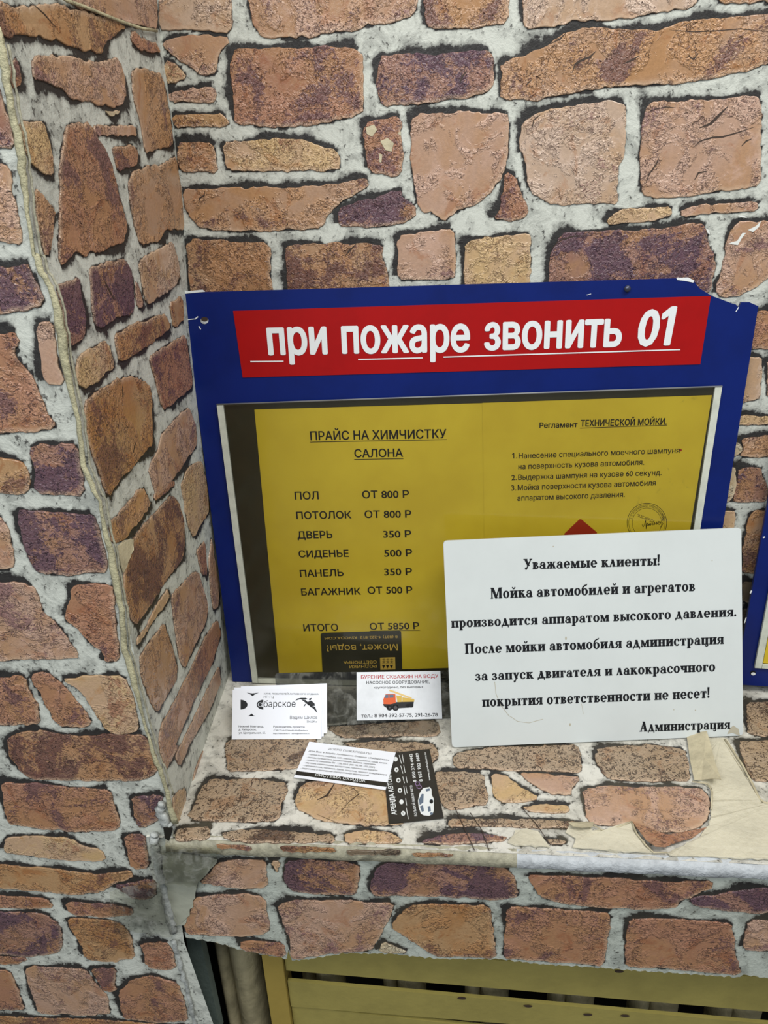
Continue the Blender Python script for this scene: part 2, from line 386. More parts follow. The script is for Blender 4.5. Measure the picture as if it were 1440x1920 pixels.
def rounded(P, r, seg=4, which=None):
    P = [np.array(p, float) for p in P]; out = []; n = len(P)
    for i in range(n):
        a, b, c = P[i-1], P[i], P[(i+1) % n]
        if which is not None and i not in which: out.append(b); continue
        u = (a-b)/np.linalg.norm(a-b); v = (c-b)/np.linalg.norm(c-b)
        for s in range(seg+1):
            t = s/seg; out.append((b+u*r)*(1-t)**2+b*2*t*(1-t)+(b+v*r)*t*t)
    return out
class Plane:
    """a real plane in the room; px() finds where the sight line of a photograph pixel meets it"""
    def __init__(s, P, n, fr=(0, 0, 1)): s.P = np.array(P, float); s.n = np.array(n, float)/np.linalg.norm(n); s.fr = fr
    def off(s, d, fr=None): return Plane(s.P+s.n*d, s.n, fr or s.fr)
    def frame(s, *fr): return Plane(s.P, s.n, fr)
    def at(s, x, y): return hit_plane(s.fr[0]+x/s.fr[2], s.fr[1]+y/s.fr[2], s.P, s.n)
    def pts(s, L): return [s.at(x, y) for x, y in L]
def poly(pl, L, mat, parent, name='print', d=.0001, **k):
    P = np.array(pl.off(d).pts(L)); e0 = P.mean(0); n = len(P)
    nn = sum(np.cross(P[i]-e0, P[(i+1) % n]-e0) for i in range(n))
    if nn @ pl.n < 0: P = P[::-1]
    return add(name, P, [tuple(range(n))], mat, parent, **k)
def multipoly(pl, Ls, mat, parent, name, d=.0001, **k):
    V = []; Fc = []; q = pl.off(d)
    for L in Ls:
        P = np.array(q.pts(L)); n = len(P); e0 = P.mean(0)
        nn = sum(np.cross(P[i]-e0, P[(i+1) % n]-e0) for i in range(n))
        if nn @ pl.n < 0: P = P[::-1]
        Fc.append(tuple(range(len(V), len(V)+n))); V += list(P)
    return add(name, V, Fc, mat, parent, **k)
def each(pl, Ls, mat, parent, name, d=.0001):
    for L in Ls: poly(pl, L, mat, parent, name, d)
def circ(cx, cy, r, n=16, ry=None, a0=0, a1=360):
    ry = ry or r
    return [(cx+r*math.cos(math.radians(a0+(a1-a0)*i/(n if a1-a0 == 360 else n-1))), cy+ry*math.sin(math.radians(a0+(a1-a0)*i/(n if a1-a0 == 360 else n-1)))) for i in range(n)]
def stroke(L, wd, closed=False):
    """ribbon pieces (frame coords) along a polyline"""
    out = []; m = len(L)
    for i in range(m if closed else m-1):
        a, b = np.array(L[i], float), np.array(L[(i+1) % m], float); t = b-a; ln = np.hypot(*t)
        if ln < 1e-6: continue
        t /= ln; nn = np.array([-t[1], t[0]])*wd/2; e = t*wd*.25
        out.append([tuple(a-e+nn), tuple(b+e+nn), tuple(b+e-nn), tuple(a-e-nn)])
    return out
# ------------------------------------------------------------------ lettering: sans from the built-in font, serif drawn here
TXT = {}
def sans(text, boldness=0.0, res=2):
    key = (text, boldness, res)
    if key not in TXT:
        c = bpy.data.curves.new('t', 'FONT'); c.body = text; o = bpy.data.objects.new('t', c); COL.objects.link(o)
        for x in bpy.context.selected_objects: x.select_set(False)
        bpy.context.view_layer.objects.active = o; o.select_set(True); bpy.ops.object.convert(target='CURVE')
        o = bpy.context.view_layer.objects.active; c = o.data; cont = []
        for sp in c.splines:
            bp = sp.bezier_points; n = len(bp); L = []
            for i in range(n):
                p, q = bp[i], bp[(i+1) % n]; A = [np.array(v[:2]) for v in (p.co, p.handle_right, q.handle_left, q.co)]
                d = A[3]-A[0]; ln = np.hypot(*d)+1e-9
                bend = max(abs(d[0]*(A[k]-A[0])[1]-d[1]*(A[k]-A[0])[0])/ln for k in (1, 2))
                m = 1 if bend < .003 else (3 if res > 1 else 2)
                for k in range(m):
                    t = k/m; L.append(A[0]*(1-t)**3+3*A[1]*t*(1-t)**2+3*A[2]*t*t*(1-t)+A[3]*t**3)
            L = np.array(L); w_ = np.ptp(L[:, 0]); h_ = np.ptp(L[:, 1])
            if '1' in text and n == 4 and .65 < h_ < .71 and .07 < w_ < .13:      # the figure one is given its flag
                x0, x1, y1 = L[:, 0].min(), L[:, 0].max(), .727; y0 = L[:, 1].min()
                L = np.array([(x0, y0), (x1, y0), (x1, y1), (x0+.01, y1), (x0-.16, y1-.12), (x0-.16, y1-.215), (x0, y1-.11)])
                if sum(sgn_area(q) for q in cont) < 0: L = L[::-1]
            cont.append(L)
        V, Fc = [], []
        if cont:
            pts = [Vector(p) for L in cont for p in L]; ed = []; k = 0
            for L in cont: ed += [(k+i, k+(i+1) % len(L)) for i in range(len(L))]; k += len(L)
            ov, _, of, *_r = mathutils.geometry.delaunay_2d_cdt(pts, ed, [], 0, 1e-6)
            V = np.array([tuple(p) for p in ov]); T = np.array([f for f in of]); cen = V[T].mean(1)+np.array([1.1e-6, 1.7e-6])
            wn = np.zeros(len(T), int)
            for L in cont:
                for i in range(len(L)):
                    a, b = L[i], L[(i+1) % len(L)]; cr = (b[0]-a[0])*(cen[:, 1]-a[1])-(b[1]-a[1])*(cen[:, 0]-a[0])
                    wn += ((a[1] <= cen[:, 1]) & (b[1] > cen[:, 1]) & (cr > 0)).astype(int)-((a[1] > cen[:, 1]) & (b[1] <= cen[:, 1]) & (cr < 0)).astype(int)
            Fc = [tuple(int(q) for q in t) for t in T[wn != 0]]
        me = bpy.data.meshes.new('t')
        if boldness > 0:
            V0, F0 = V, Fc; n = len(V0); V = []; Fc = []
            for a in range(8):
                k = len(V); V += list(V0+boldness*np.array([math.cos(a*math.pi/4), math.sin(a*math.pi/4)*.6])); Fc += [tuple(i+k for i in f) for f in F0]
            V = np.array(V)
        V = np.c_[V, np.repeat(np.arange(8 if boldness > 0 else 1), len(V)//(8 if boldness > 0 else 1))*.00001] if len(V) else np.zeros((0, 3))
        bpy.data.objects.remove(o); bpy.data.curves.remove(c); bpy.data.meshes.remove(me); TXT[key] = (V, Fc)
    return TXT[key]
def line_metrics(kind):
    V, _ = sans({'H': 'Н', 'x': 'н'}[kind]); return V[:, 1].max()
def put(V2, Fc, hgt, pl, p0, p1, ptop, mat, parent, name='lettering', d=.0001, shear=0.0):
    """lay flat glyph geometry (baseline y=0, reference height hgt) from p0 to p1, cap/x-height given by the point ptop"""
    q = pl.off(d); a, b, t = q.at(*p0), q.at(*p1), q.at(*ptop)
    u = b-a; W = np.linalg.norm(u); u /= W; v = np.cross(q.n, u); s = abs((t-a) @ v)/hgt
    x0, x1 = V2[:, 0].min(), V2[:, 0].max(); sx = W/(x1-x0)
    P = a+((V2[:, 0]-x0)*sx+shear*V2[:, 1]*s)[:, None]*u+(V2[:, 1]*s)[:, None]*v+V2[:, 2:3]*q.n
    return add(name, P, Fc, mat, parent)
def text(pl, s, p0, p1, top, mat, parent, ref='H', bold=0.0, shear=0.0, res=2):
    """top: vertical frame distance (or point) from p0 up to the reference height"""
    V, Fc = sans(s, bold, res)
    pt = top if isinstance(top, tuple) else (p0[0], p0[1]-top)
    return put(V, Fc, line_metrics(ref), pl, p0, p1, pt, mat, parent, shear=shear)
# bold bookish serif, x-height 1
W_, T_, S_ = .34, .10, .13
def rc(x0, y0, x1, y1): return [(x0, y0), (x1, y0), (x1, y1), (x0, y1)]
def stem(x, y0, y1, w=W_, top=1, bot=1):
    o = [rc(x, y0, x+w, y1)]
    if top: o.append([(x-S_, y1), (x-S_, y1-.07), (x, y1-.13), (x+w, y1-.13), (x+w+(S_ if top == 2 else .0), y1-.07), (x+w+(S_ if top == 2 else 0), y1)])
    if bot: o.append([(x-S_*.9, y0), (x+w+S_*.9, y0), (x+w+S_*.9, y0+.06), (x+w, y0+.13), (x, y0+.13), (x-S_*.9, y0+.06)])
    return o
def bar(xa, ya, xb, yb, w): # slanted bar, horizontal width w
    return [[(xa, ya), (xa+w, ya), (xb+w, yb), (xb, yb)]]
def ring(cx, cy, rx, ry, wx=.29, wy=.09, a0=0, a1=360, n=20):
    o = []
    for i in range(n):
        t0 = math.radians(a0+(a1-a0)*i/n); t1 = math.radians(a0+(a1-a0)*(i+1)/n)
        o.append([(cx+rx*math.cos(t0), cy+ry*math.sin(t0)), (cx+rx*math.cos(t1), cy+ry*math.sin(t1)),
                  (cx+(rx-wx)*math.cos(t1), cy+(ry-wy)*math.sin(t1)), (cx+(rx-wx)*math.cos(t0), cy+(ry-wy)*math.sin(t0))])
    return o
def dot(cx, cy, r): return [[(cx+r*math.cos(i*math.pi/5), cy+r*math.sin(i*math.pi/5)) for i in range(10)]]
def G():
    g = {}
    g['н'] = (stem(.16, 0, 1, top=2)+stem(.86, 0, 1, top=2)+[rc(.4, .46, .9, .56)], 1.32)
    g['п'] = (stem(.16, 0, 1, top=2)+stem(.86, 0, 1, top=2)+[rc(.3, .9, .95, 1)], 1.32)
    g['и'] = (stem(.16, 0, 1, top=2)+stem(.86, 0, 1, top=2)+bar(.42, .18, .80, .82, .12), 1.32)
    g['й'] = (g['и'][0]+ring(.66, 1.5, .24, .26, .08, .10, 190, 350, 8)+dot(.46, 1.46, .07)+dot(.86, 1.46, .07), 1.32)
    g['т'] = (stem(.42, 0, 1, top=0)+[rc(.08, .91, 1.06, 1), [(.08, 1), (.08, .68), (.13, .68), (.22, .93)], [(1.06, 1), (1.06, .68), (1.01, .68), (.92, .93)]], 1.14)
    g['р'] = (stem(.16, -.45, 1)+ring(.62, .5, .5, .52, .29, .09, -125, 125, 16), 1.2)
    g['о'] = (ring(.58, .5, .52, .53), 1.16)
    g['с'] = (ring(.58, .5, .52, .53, .29, .09, 45, 320, 16)+dot(.88, .74, .13), 1.06)
    g['е'] = (ring(.58, .5, .52, .53, .29, .09, 0, 318, 18)+[rc(.25, .46, 1.08, .55)], 1.14)
    g['а'] = (stem(.66, 0, .72, top=0)[:1]+[[(.9, 0), (1.12, 0), (1.12, .09), (.96, .12)]]+ring(.58, .68, .38, .34, .16, .10, -5, 165, 10)+dot(.28, .72, .12)+ring(.46, .27, .38, .29, .2, .09, 60, 300, 12)+[rc(.4, .5, .7, .58), rc(.4, 0, .7, .08)], 1.14)
    g['в'] = (stem(.16, 0, 1, top=1)+ring(.52, .76, .40, .25, .2, .09, -90, 90, 10)+[rc(.4, .91, .54, 1), rc(.4, .48, .56, .57)]+ring(.56, .27, .46, .28, .24, .09, -90, 90, 10)+[rc(.4, 0, .58, .09)], 1.1)
    g['ь'] = (stem(.16, 0, 1, top=2)+[rc(.4, .52, .58, .61), rc(.4, 0, .58, .09)]+ring(.56, .305, .46, .305, .26, .09, -90, 90, 10), 1.1)
    g['ы'] = (g['ь'][0]+stem(1.2, 0, 1, top=2), 1.66)
    g['м'] = (stem(.16, 0, 1, w=.12, top=1)+bar(.62, 0, .14, 1, .3)+bar(.66, 0, 1.06, 1, .12)+stem(1.12, 0, 1, top=0)+[rc(1.1, .93, 1.54, 1)], 1.58)
    g['л'] = (bar(.66, 0, .36, 1.06, .34)+bar(.1, 0, .40, .8, .12)+[rc(0, 0, .32, .07), rc(.56, 0, 1.1, .07)], 1.14)
    g['д'] = (bar(.74, 0, .46, 1.06, .34)+bar(.2, 0, .50, .8, .12)+[rc(.05, -.02, 1.24, .10), [(.05, .1), (.05, -.30), (.11, -.30), (.2, .02)], [(1.24, .1), (1.24, -.30), (1.18, -.30), (1.09, .02)]], 1.3)
    g['к'] = (stem(.16, 0, 1, top=2)+bar(.44, .45, .84, .95, .14)+bar(.86, 0, .52, .58, .34)+[rc(.74, .93, 1.12, 1), rc(.8, 0, 1.3, .07)], 1.28)
    g['ж'] = (stem(.66, 0, 1, w=.28)+bar(.96, .45, 1.26, .95, .13)+bar(1.24, 0, .98, .58, .3)+bar(.5, .45, .18, .95, .13)+bar(.06, 0, .34, .58, .3)+[rc(.06, .93, .46, 1), rc(1.16, .93, 1.54, 1), rc(0, 0, .42, .07), rc(1.18, 0, 1.6, .07)], 1.62)
    g['з'] = (ring(.42, .76, .40, .27, .24, .09, -90, 150, 12)+ring(.44, .27, .46, .30, .28, .09, -150, 90, 12)+[rc(.28, .48, .46, .57)]+dot(.16, .84, .1)+dot(.14, .18, .12), .98)
    g['б'] = (ring(.6, .46, .52, .5)+ring(.62, .66, .54, .72, .2, .14, 95, 190, 8)+[[(.55, 1.30), (.95, 1.38), (1.04, 1.58), (.98, 1.58), (.9, 1.5), (.5, 1.42)]], 1.2)
    g['у'] = (bar(.5, .08, .12, 1, .32)+bar(.30, -.42, .92, 1, .12)+[rc(0, .93, .54, 1), rc(.78, .93, 1.16, 1)]+dot(.28, -.36, .13), 1.12)
    g['г'] = (stem(.16, 0, 1)+[rc(.3, .9, .92, 1), [(.92, 1), (.92, .66), (.86, .66), (.76, .92)]], .98)
    g['ц'] = (stem(.16, 0, 1, top=2, bot=0)+stem(.86, 0, 1, top=2, bot=0)+[rc(.16, 0, 1.28, .1)]+ring(1.0, -.12, .26, .2, .12, .1, -170, 60, 10), 1.36)
    g['ч'] = (stem(.76, 0, 1, top=2)+stem(.14, .55, 1, top=2, bot=0)+ring(.5, .6, .36, .22, .2, .1, 180, 300, 8)+[rc(.5, .38, .8, .48)], 1.2)
    g['я'] = (stem(.74, 0, 1, top=0)+[rc(.5, .91, 1.14, 1), rc(.5, .42, .8, .51)]+ring(.52, .71, .42, .29, .26, .09, 90, 270, 10)+bar(.1, 0, .44, .46, .2)+[rc(0, 0, .3, .07)], 1.2)
    h = 1.52
    g['У'] = (bar(.66, .5, .14, h, .36)+bar(.42, .02, 1.2, h, .13)+[rc(0, h-.08, .62, h), rc(1.04, h-.08, 1.46, h)]+dot(.42, .1, .17), 1.42)
    g['М'] = (stem(.2, 0, h, w=.13)+bar(.86, 0, .18, h, .38)+bar(.94, 0, 1.5, h, .13)+stem(1.56, 0, h, w=.36, top=0)+[rc(1.5, h-.08, 2.04, h)], 2.1)
    g['П'] = (stem(.18, 0, h, w=.36, top=2)+stem(1.14, 0, h, w=.36, top=2)+[rc(.3, h-.11, 1.3, h)], 1.74)
    g['А'] = (bar(.98, 0, .58, h+.04, .4)+bar(.18, 0, .66, h-.2, .13)+[rc(.4, .46, 1.1, .56), rc(0, 0, .48, .08), rc(.84, 0, 1.56, .08)], 1.54)
    g['!'] = ([[(.16, .42), (.3, .42), (.38, h+.05), (.08, h+.05)]]+dot(.23, .14, .15), .5)
    g['.'] = (dot(.22, .14, .15), .46)
    g[' '] = ([], .56)
    return g
SERIF = G()
def serif(pl, s, p0, p1, top, mat, parent, ref='x'):
    x = 0; V = []; Fc = []
    for ch in s:
        g, adv = SERIF[ch]
        for q in g: Fc.append(tuple(range(len(V), len(V)+len(q)))); V += [(x+a, b, (len(Fc) % 9)*.00001) for a, b in q]
        x += adv+.09
    V = np.array(V); out = []
    for q in Fc:
        P = V[list(q)]; out.append(q if sgn_area(P) > 0 else q[::-1])
    n0 = len(V); o0 = list(out); V0 = V.copy()
    for i, (dx, dy) in enumerate(((.045, .0), (-.045, .0), (0, .02), (0, -.02))):
        V = np.concatenate([V, V0+np.array([dx, dy, .0001*(i+1)])]); out += [tuple(k+n0*(i+1) for k in q) for q in o0]
    return put(V, out, 1.52 if ref == 'H' else 1.0, pl, p0, p1, (p0[0], p0[1]-top), mat, parent)
# ------------------------------------------------------------------ stones of the embossed wall covering (frame: x0, y0, scale)
FR = {'A': (0, 0, 3), 'b': (0, 440, 3), 'c': (0, 920, 3), 'D': (0, 1400, 3), 'e': (400, 0, 2.5714), 'f': (900, 0, 2.6667), 'h': (400, 1380, 3), 'i': (840, 1380, 2.4), 'j': (1240, 520, 6.4), 'q': (1240, 800, 6.4), 'p': (0, 0, 1)}
TR = {
'B': """A P 895,-30 1305,-30 1310,100 1300,190 1100,172 890,165
A p 910,240 1000,200 1180,195 1300,225 1230,300 1230,425 1140,425 1050,370 930,290
A t 925,330 1000,370 1065,440 950,485 930,440
A p 945,520 1180,485 1220,520 1210,570 1180,580 960,580
A O 968,650 1260,635 1300,710 978,725
A o 988,802 1200,800 1225,880 1225,970 1012,970 995,880
e t 45,690 330,665 460,680 520,710 600,720 615,780 608,825 70,830 52,770
p o 341,356 400,354 458,350 548,352 641,342 688,331 692,350 633,385 612,405 606,428 530,432 458,434 400,434 370,423 350,400
p k 350,447 400,448 500,455 509,470 509,560 356,560
e k 350,1180 500,1170 820,1180 815,1240 840,1290 855,1440 350,1440
e p 890,1140 960,1125 1165,1100 1170,1330 1150,1345 885,1355
p t 872,455 905,443 982,438 996,442 996,520 985,550 867,550
e p 160,-40 985,-40 975,75 860,112 700,140 520,175 370,188 235,180 195,130
e o 1015,-40 1428,-40 1420,110 1240,140 1040,145 1020,100
e r 85,240 250,230 600,225 690,230 715,280 725,500 720,545 600,590 320,620 110,600 95,550 85,380
e d 790,275 900,260 1150,250 1320,240 1350,270 1355,400 1320,450 1230,475 990,500 820,515 800,440 785,400
e r 725,590 890,560 915,600 895,650 915,710 905,850 750,835 735,720
e p 955,580 990,550 1200,535 1280,545 1420,535 1430,600 1420,770 1380,880 1290,970 1150,1040 1110,1070 1060,1035 990,1010 970,900 950,750
e d 600,1010 660,985 780,950 900,905 920,950 975,985 975,1050 860,1090 760,1095 600,1090
f P 212,-40 1100,-40 1085,30 900,65 700,95 480,115 300,150 230,140 215,100
f o 1185,-40 1540,-40 1540,14 1210,25 1190,15
f o 105,310 200,290 330,230 440,145 600,140 900,150 1000,110 1250,85 1540,60 1540,300 1440,320 1300,360 1100,400 900,425 640,440 480,470 350,495 105,500
f P 205,600 300,560 370,540 440,530 600,505 700,510 735,540 725,650 722,780 690,850 690,1020 600,1020 380,1030 330,1010 270,980 240,930 225,820 195,740
f p 820,540 860,510 1100,500 1390,480 1408,520 1410,700 1400,920 1300,945 920,995 830,980 800,950 795,750
f r 125,860 190,880 215,980 245,1080 150,1105 55,1100 100,1030 110,940
f t 630,1100 700,1050 960,1030 965,1080 900,1100 650,1130
f p 1000,1045 1150,1020 1395,1005 1390,1055 1010,1085
f d 380,1200 430,1160 700,1150 900,1145 1090,1110 1130,1130 1150,1230 1185,1290 1150,1460 1060,1480 330,1500 350,1280
f p 1250,1150 1280,1110 1540,1095 1540,1330 1440,1390 1330,1470 1200,1490 1170,1450 1215,1330 1225,1220
p r 1410,584 1465,583 1465,655 1395,656
p P 1395,669 1421,669 1430,673 1430,696 1427,706 1426,742 1423,750 1380,756
p p 1441,672 1475,672 1475,750 1437,750
p t 1375,779 1465,780 1465,797 1372,797
q o 950,165 1000,135 1450,100 1450,365 930,362 975,300 970,240
q T 860,200 930,180 962,240 958,300 900,350 850,330
q T 820,480 905,495 900,640 865,830 835,905 740,905
q d 912,490 1190,480 1220,560 1260,720 1270,870 1240,910 845,910 870,830 890,740 908,640
q t 700,1010 850,1000 890,1010 860,1300 690,1300
p o 1406,958 1452,955 1452,1075 1390,1075 1392,1020 1402,985
p g 1392,1090 1425,1090 1420,1130 1392,1130
p g 1392,1140 1425,1140 1425,1180 1392,1180""",
'R': """A p 350,-30 720,-30 880,-30 880,163 700,128 420,40
A O 0,10 80,30 340,20 600,95 690,135 700,160 620,210 590,240 565,300 450,285 330,240 180,205 0,200 -60,190 -60,40
A r 740,160 800,215 880,245 900,300 780,280 730,230
A p 178,315 380,310 430,325 530,345 600,325 670,340 700,440 705,570 625,610 555,590 490,570 400,560 330,500 240,460 180,465
A T 580,625 670,615 665,650 630,670
A o 735,390 800,380 910,420 945,600 960,700 972,810 900,840 810,865 790,700 745,540
A p 530,700 755,705 760,765 700,765 560,760 525,740
A r 625,825 740,815 775,850 770,930 720,945 660,970 640,890
p r 125,230 147,229 167,230 187,263 207,300 217,347 230,393 238,430 230,455 203,467 180,480 170,470 157,483 138,470 133,487 109,498 109,440 111,340 110,290 116,262
A o 715,1020 740,970 820,930 900,930 960,890 985,870 1000,950 1020,1100 1035,1290 930,1290 900,1350 790,1385 760,1300 730,1150
A t 105,680 240,675 265,760 280,860 300,1000 240,980 150,900 125,800
A r 50,400 75,310 95,360 115,440 105,490 60,490
p o 63,347 77,367 102,390 97,430 92,480 80,478 70,420
b d 305,290 380,260 440,235 455,330 480,440 470,590 375,635 365,560 340,420
b d 500,175 640,140 700,130 745,220 750,300 755,440 650,470 570,530 530,510 510,400
b P 775,140 870,90 970,40 1000,140 1010,260 930,330 820,395 790,280
b p 762,250 795,360 800,395 770,410 758,330
b O 640,560 750,500 930,440 960,520 880,590 780,660 665,725 650,650
b O 950,390 1020,345 1035,480 975,525 960,450
b t 420,720 470,660 600,590 640,740 560,820 480,880 430,850
b r 835,690 900,640 1040,565 1075,780 1080,860 960,960 910,990 880,860
b O 465,940 600,840 720,790 780,800 850,860 850,1000 855,1180 780,1270 700,1350 605,1480 560,1370 490,1150
b p 905,1120 980,1040 1060,965 1100,1080 1105,1180 1000,1340 880,1490 830,1310 880,1230
p t 338,907 353,873 378,865 387,907 391,960 375,985 363,1012 352,990 346,955
c o 605,180 700,80 800,-25 825,30 845,80 780,180 700,270 630,310
c r 858,40 885,-30 945,-80 985,-40 930,20 875,55
c k 735,280 850,140 960,20 1000,60 1030,150 1035,270 1030,380 950,480 870,610 760,770 720,700 690,560 690,460
c t 765,830 820,770 850,690 940,540 955,600 900,680 830,780 768,880
c p 960,590 1080,460 1110,450 1140,540 1170,650 1150,760 1090,880 1030,1010 1000,920 980,780
c r 1100,330 1150,280 1165,480 1130,470
c p 1185,250 1210,400 1232,560 1228,640 1200,680 1180,560 1172,400
c o 780,930 850,830 920,745 960,860 990,980 990,1070 920,1180 880,1260 840,1180 790,1050
c r 1220,720 1240,800 1200,950 1090,1180 1010,1370 940,1540 890,1440 900,1320 980,1180 1080,980 1150,820
c p 1230,980 1240,1080 1180,1230 1080,1400 1010,1560 980,1500 1040,1380 1100,1250 1180,1080
c r 1260,1170 1285,1240 1240,1350 1212,1390 1180,1360 1230,1260
D r 1150,5 1210,0 1180,100 1130,200 1075,270 1080,180 1110,80
D p 890,-60 1000,0 960,80 930,135 900,60
D t 970,270 1040,225 1045,330 1010,430 968,380""",
'L': """A d -60,480 0,480 30,600 75,720 95,830 -60,838
A p -60,920 30,925 70,980 60,1060 100,1140 118,1290 125,1380 60,1365 -60,1350
b d -60,190 60,180 150,150 200,220 270,400 120,430 -60,445
b p 205,500 300,490 310,600 370,840 250,845 230,700
b r -60,555 80,545 110,610 100,680 170,760 230,900 270,1000 325,1070 300,1095 130,1110 -60,1130
b d 165,1200 200,1180 445,1175 460,1300 480,1470 350,1465 200,1455 190,1330
b O -60,1245 80,1260 140,1290 170,1370 160,1450 -60,1455
c d 90,110 300,110 420,130 530,130 570,250 615,460 400,475 210,470 170,380 120,270
c p -60,130 30,170 60,260 90,400 75,440 -60,445
c p -60,510 170,520 220,600 250,690 340,760 385,830 440,910 430,940 200,950 -60,955
c r 400,540 480,520 640,525 650,700 680,960 590,970 580,900 510,870 460,790 360,730 380,640
c r -60,1050 150,1040 170,1130 220,1210 230,1310 -60,1325
c r 170,1040 260,1015 340,1070 420,1160 500,1260 520,1310 440,1335 320,1325 270,1220 210,1120
c t 340,1060 440,1040 700,1040 750,1150 790,1350 700,1375 600,1355 530,1240 450,1120
D k 45,-60 200,-100 420,-60 600,-70 820,-70 880,60 890,150 800,190 600,190 350,190 170,180 90,120 50,50
D r 10,200 200,205 450,230 620,240 650,320 680,440 640,470 480,480 250,465 40,430 20,330
D d 740,280 915,270 925,330 890,420 800,460 750,410
D t 25,505 200,500 400,510 480,560 570,580 600,640 400,640 200,620 20,590
D r 695,495 820,490 850,680 740,690 710,580
D O -60,655 300,680 500,710 640,710 740,690 750,740 640,770 560,820 400,830 200,810 -60,788
D r -60,828 270,850 310,905 150,910 -60,903
D r 380,870 550,880 740,900 760,940 600,960 420,945 370,920
D d 640,780 800,750 875,745 885,850 760,860 700,820
D d -60,920 260,940 340,1000 360,1100 330,1160 150,1180 -60,1165
D O 370,960 600,970 690,1000 740,1050 760,1190 600,1210 470,1190 450,1100 400,1030
D r 800,1105 930,1090 980,1150 990,1250 900,1250 820,1230
D r -60,1180 140,1180 155,1200 100,1225 -60,1222
D p 130,1245 200,1235 480,1250 540,1320 600,1400 630,1500 500,1510 220,1500 170,1370
D r 510,1240 660,1245 650,1330 660,1370 600,1380 550,1320
D r 665,1380 740,1310 850,1280 1000,1330 1040,1420 1060,1540 900,1550 690,1530
D r -60,1245 60,1260 110,1370 150,1480 -60,1480
D O -60,1510 500,1530 1060,1570 1070,1660 -60,1660""",
'K': """p p 408,1616 440,1612 500,1611 503,1663 460,1667 430,1663 372,1655 390,1638
h d 400,700 500,690 800,715 830,740 820,830 800,895 600,890 430,870 390,790
p d 703,1632 720,1619 833,1617 880,1620 952,1626 965,1647 977,1680 923,1688 880,1683 800,1680 697,1678 693,1657
p p 365,1682 400,1677 467,1675 497,1683 503,1713 508,1743 493,1753 450,1756 400,1754 350,1750 345,1735 357,1705
h p 365,950 450,920 740,920 880,940 1020,935 1000,1010 950,1100 890,1210 700,1220 560,1235 450,1255 430,1200 425,1130 400,1080 380,1010
p O 730,1737 767,1697 800,1693 840,1695 915,1697 923,1726 932,1795 880,1794 813,1792 783,1770
h T 950,1155 1100,1210 1070,1222 920,1217
i r 355,625 480,625 820,640 1020,655 1190,655 1180,690 1080,720 1020,775 800,775 600,765 480,745 410,720 380,670
i d 1080,730 1200,710 1410,680 1560,690 1560,790 1300,795 1100,760
i r 265,770 450,770 740,800 730,880 710,960 700,1035 400,1010 250,1000
i r 810,820 900,815 1280,840 1290,960 1320,1072 1100,1056 800,1035 790,930
i p 1350,830 1560,820 1560,975 1320,960
h r 160,1150 300,1150 400,1160 408,1240 300,1230 155,1198
h t 322,698 380,700 360,780""",
'S': """p k 420,1398 435,1385 590,1380 600,1410 556,1443 425,1448
p k 386,1463 480,1460 535,1468 541,1480 530,1515 523,1540 480,1543 400,1541 350,1537 368,1500
h t 455,350 500,270 700,230 980,240 990,480 1080,490 1020,508 850,508 600,480 470,410
p o 640,1395 700,1390 815,1394 825,1420 800,1440 700,1412
p o 812,1450 840,1447 905,1450 912,1480 918,1508 880,1514 835,1520 820,1490
i o 20,80 200,55 580,40 605,100 600,170 450,160 300,158 150,150 30,145
i t 190,170 250,175 330,230 420,285 320,300 220,305 195,230
i p 320,165 450,172 600,187 560,240 555,275 440,260 350,200
i t 320,325 400,308 540,310 550,340 500,348 380,345
i k 660,70 720,50 900,40 1070,60 1095,203 960,208 760,203 700,180 665,120
i p 605,240 700,225 1130,235 1180,270 1180,330 1165,395 1080,435 900,440 830,400 700,412 620,380
i o 1300,30 1560,15 1560,215 1440,210 1370,205 1320,110
p o 1398,1318 1470,1315 1470,1383 1402,1378
p g 612,1364 820,1350 826,1380 640,1385
p g 1130,1330 1380,1318 1385,1372 1140,1380
h o 50,545 200,522 450,540 680,560 690,600 400,600 200,600 60,585
p o 325,1570 334,1553 396,1551 393,1576 330,1578
h t 730,545 850,530 1020,550 1075,600 1000,610 740,608
p d 785,1580 820,1567 880,1562 950,1570 945,1578 880,1583 800,1585
i o 0,375 350,375 560,385 620,395 560,418 250,410 0,410
i o 445,465 540,470 530,492 455,492"""}
def to_px(P):
    d = np.asarray(P)-C0; wz = d @ f_; wz = np.where(wz > .05, wz, np.nan)
    return CX+F*(d @ r_)/wz, CY-F*(d @ u_)/wz
WST = {k: [] for k in PL}
for pl_, block in TR.items():
    for ln in block.strip().split('\n'):
        q = ln.split(); fx, fy, fs = FR[q[0]]
        P3 = [PL[pl_][0](fx+float(a)/fs, fy+float(b)/fs) for a, b in (s.split(',') for s in q[2:])]
        WST[pl_].append(stone(pl_, 'u' if pl_ == 'S' and q[1] in 'ok' else q[1], P3, None))
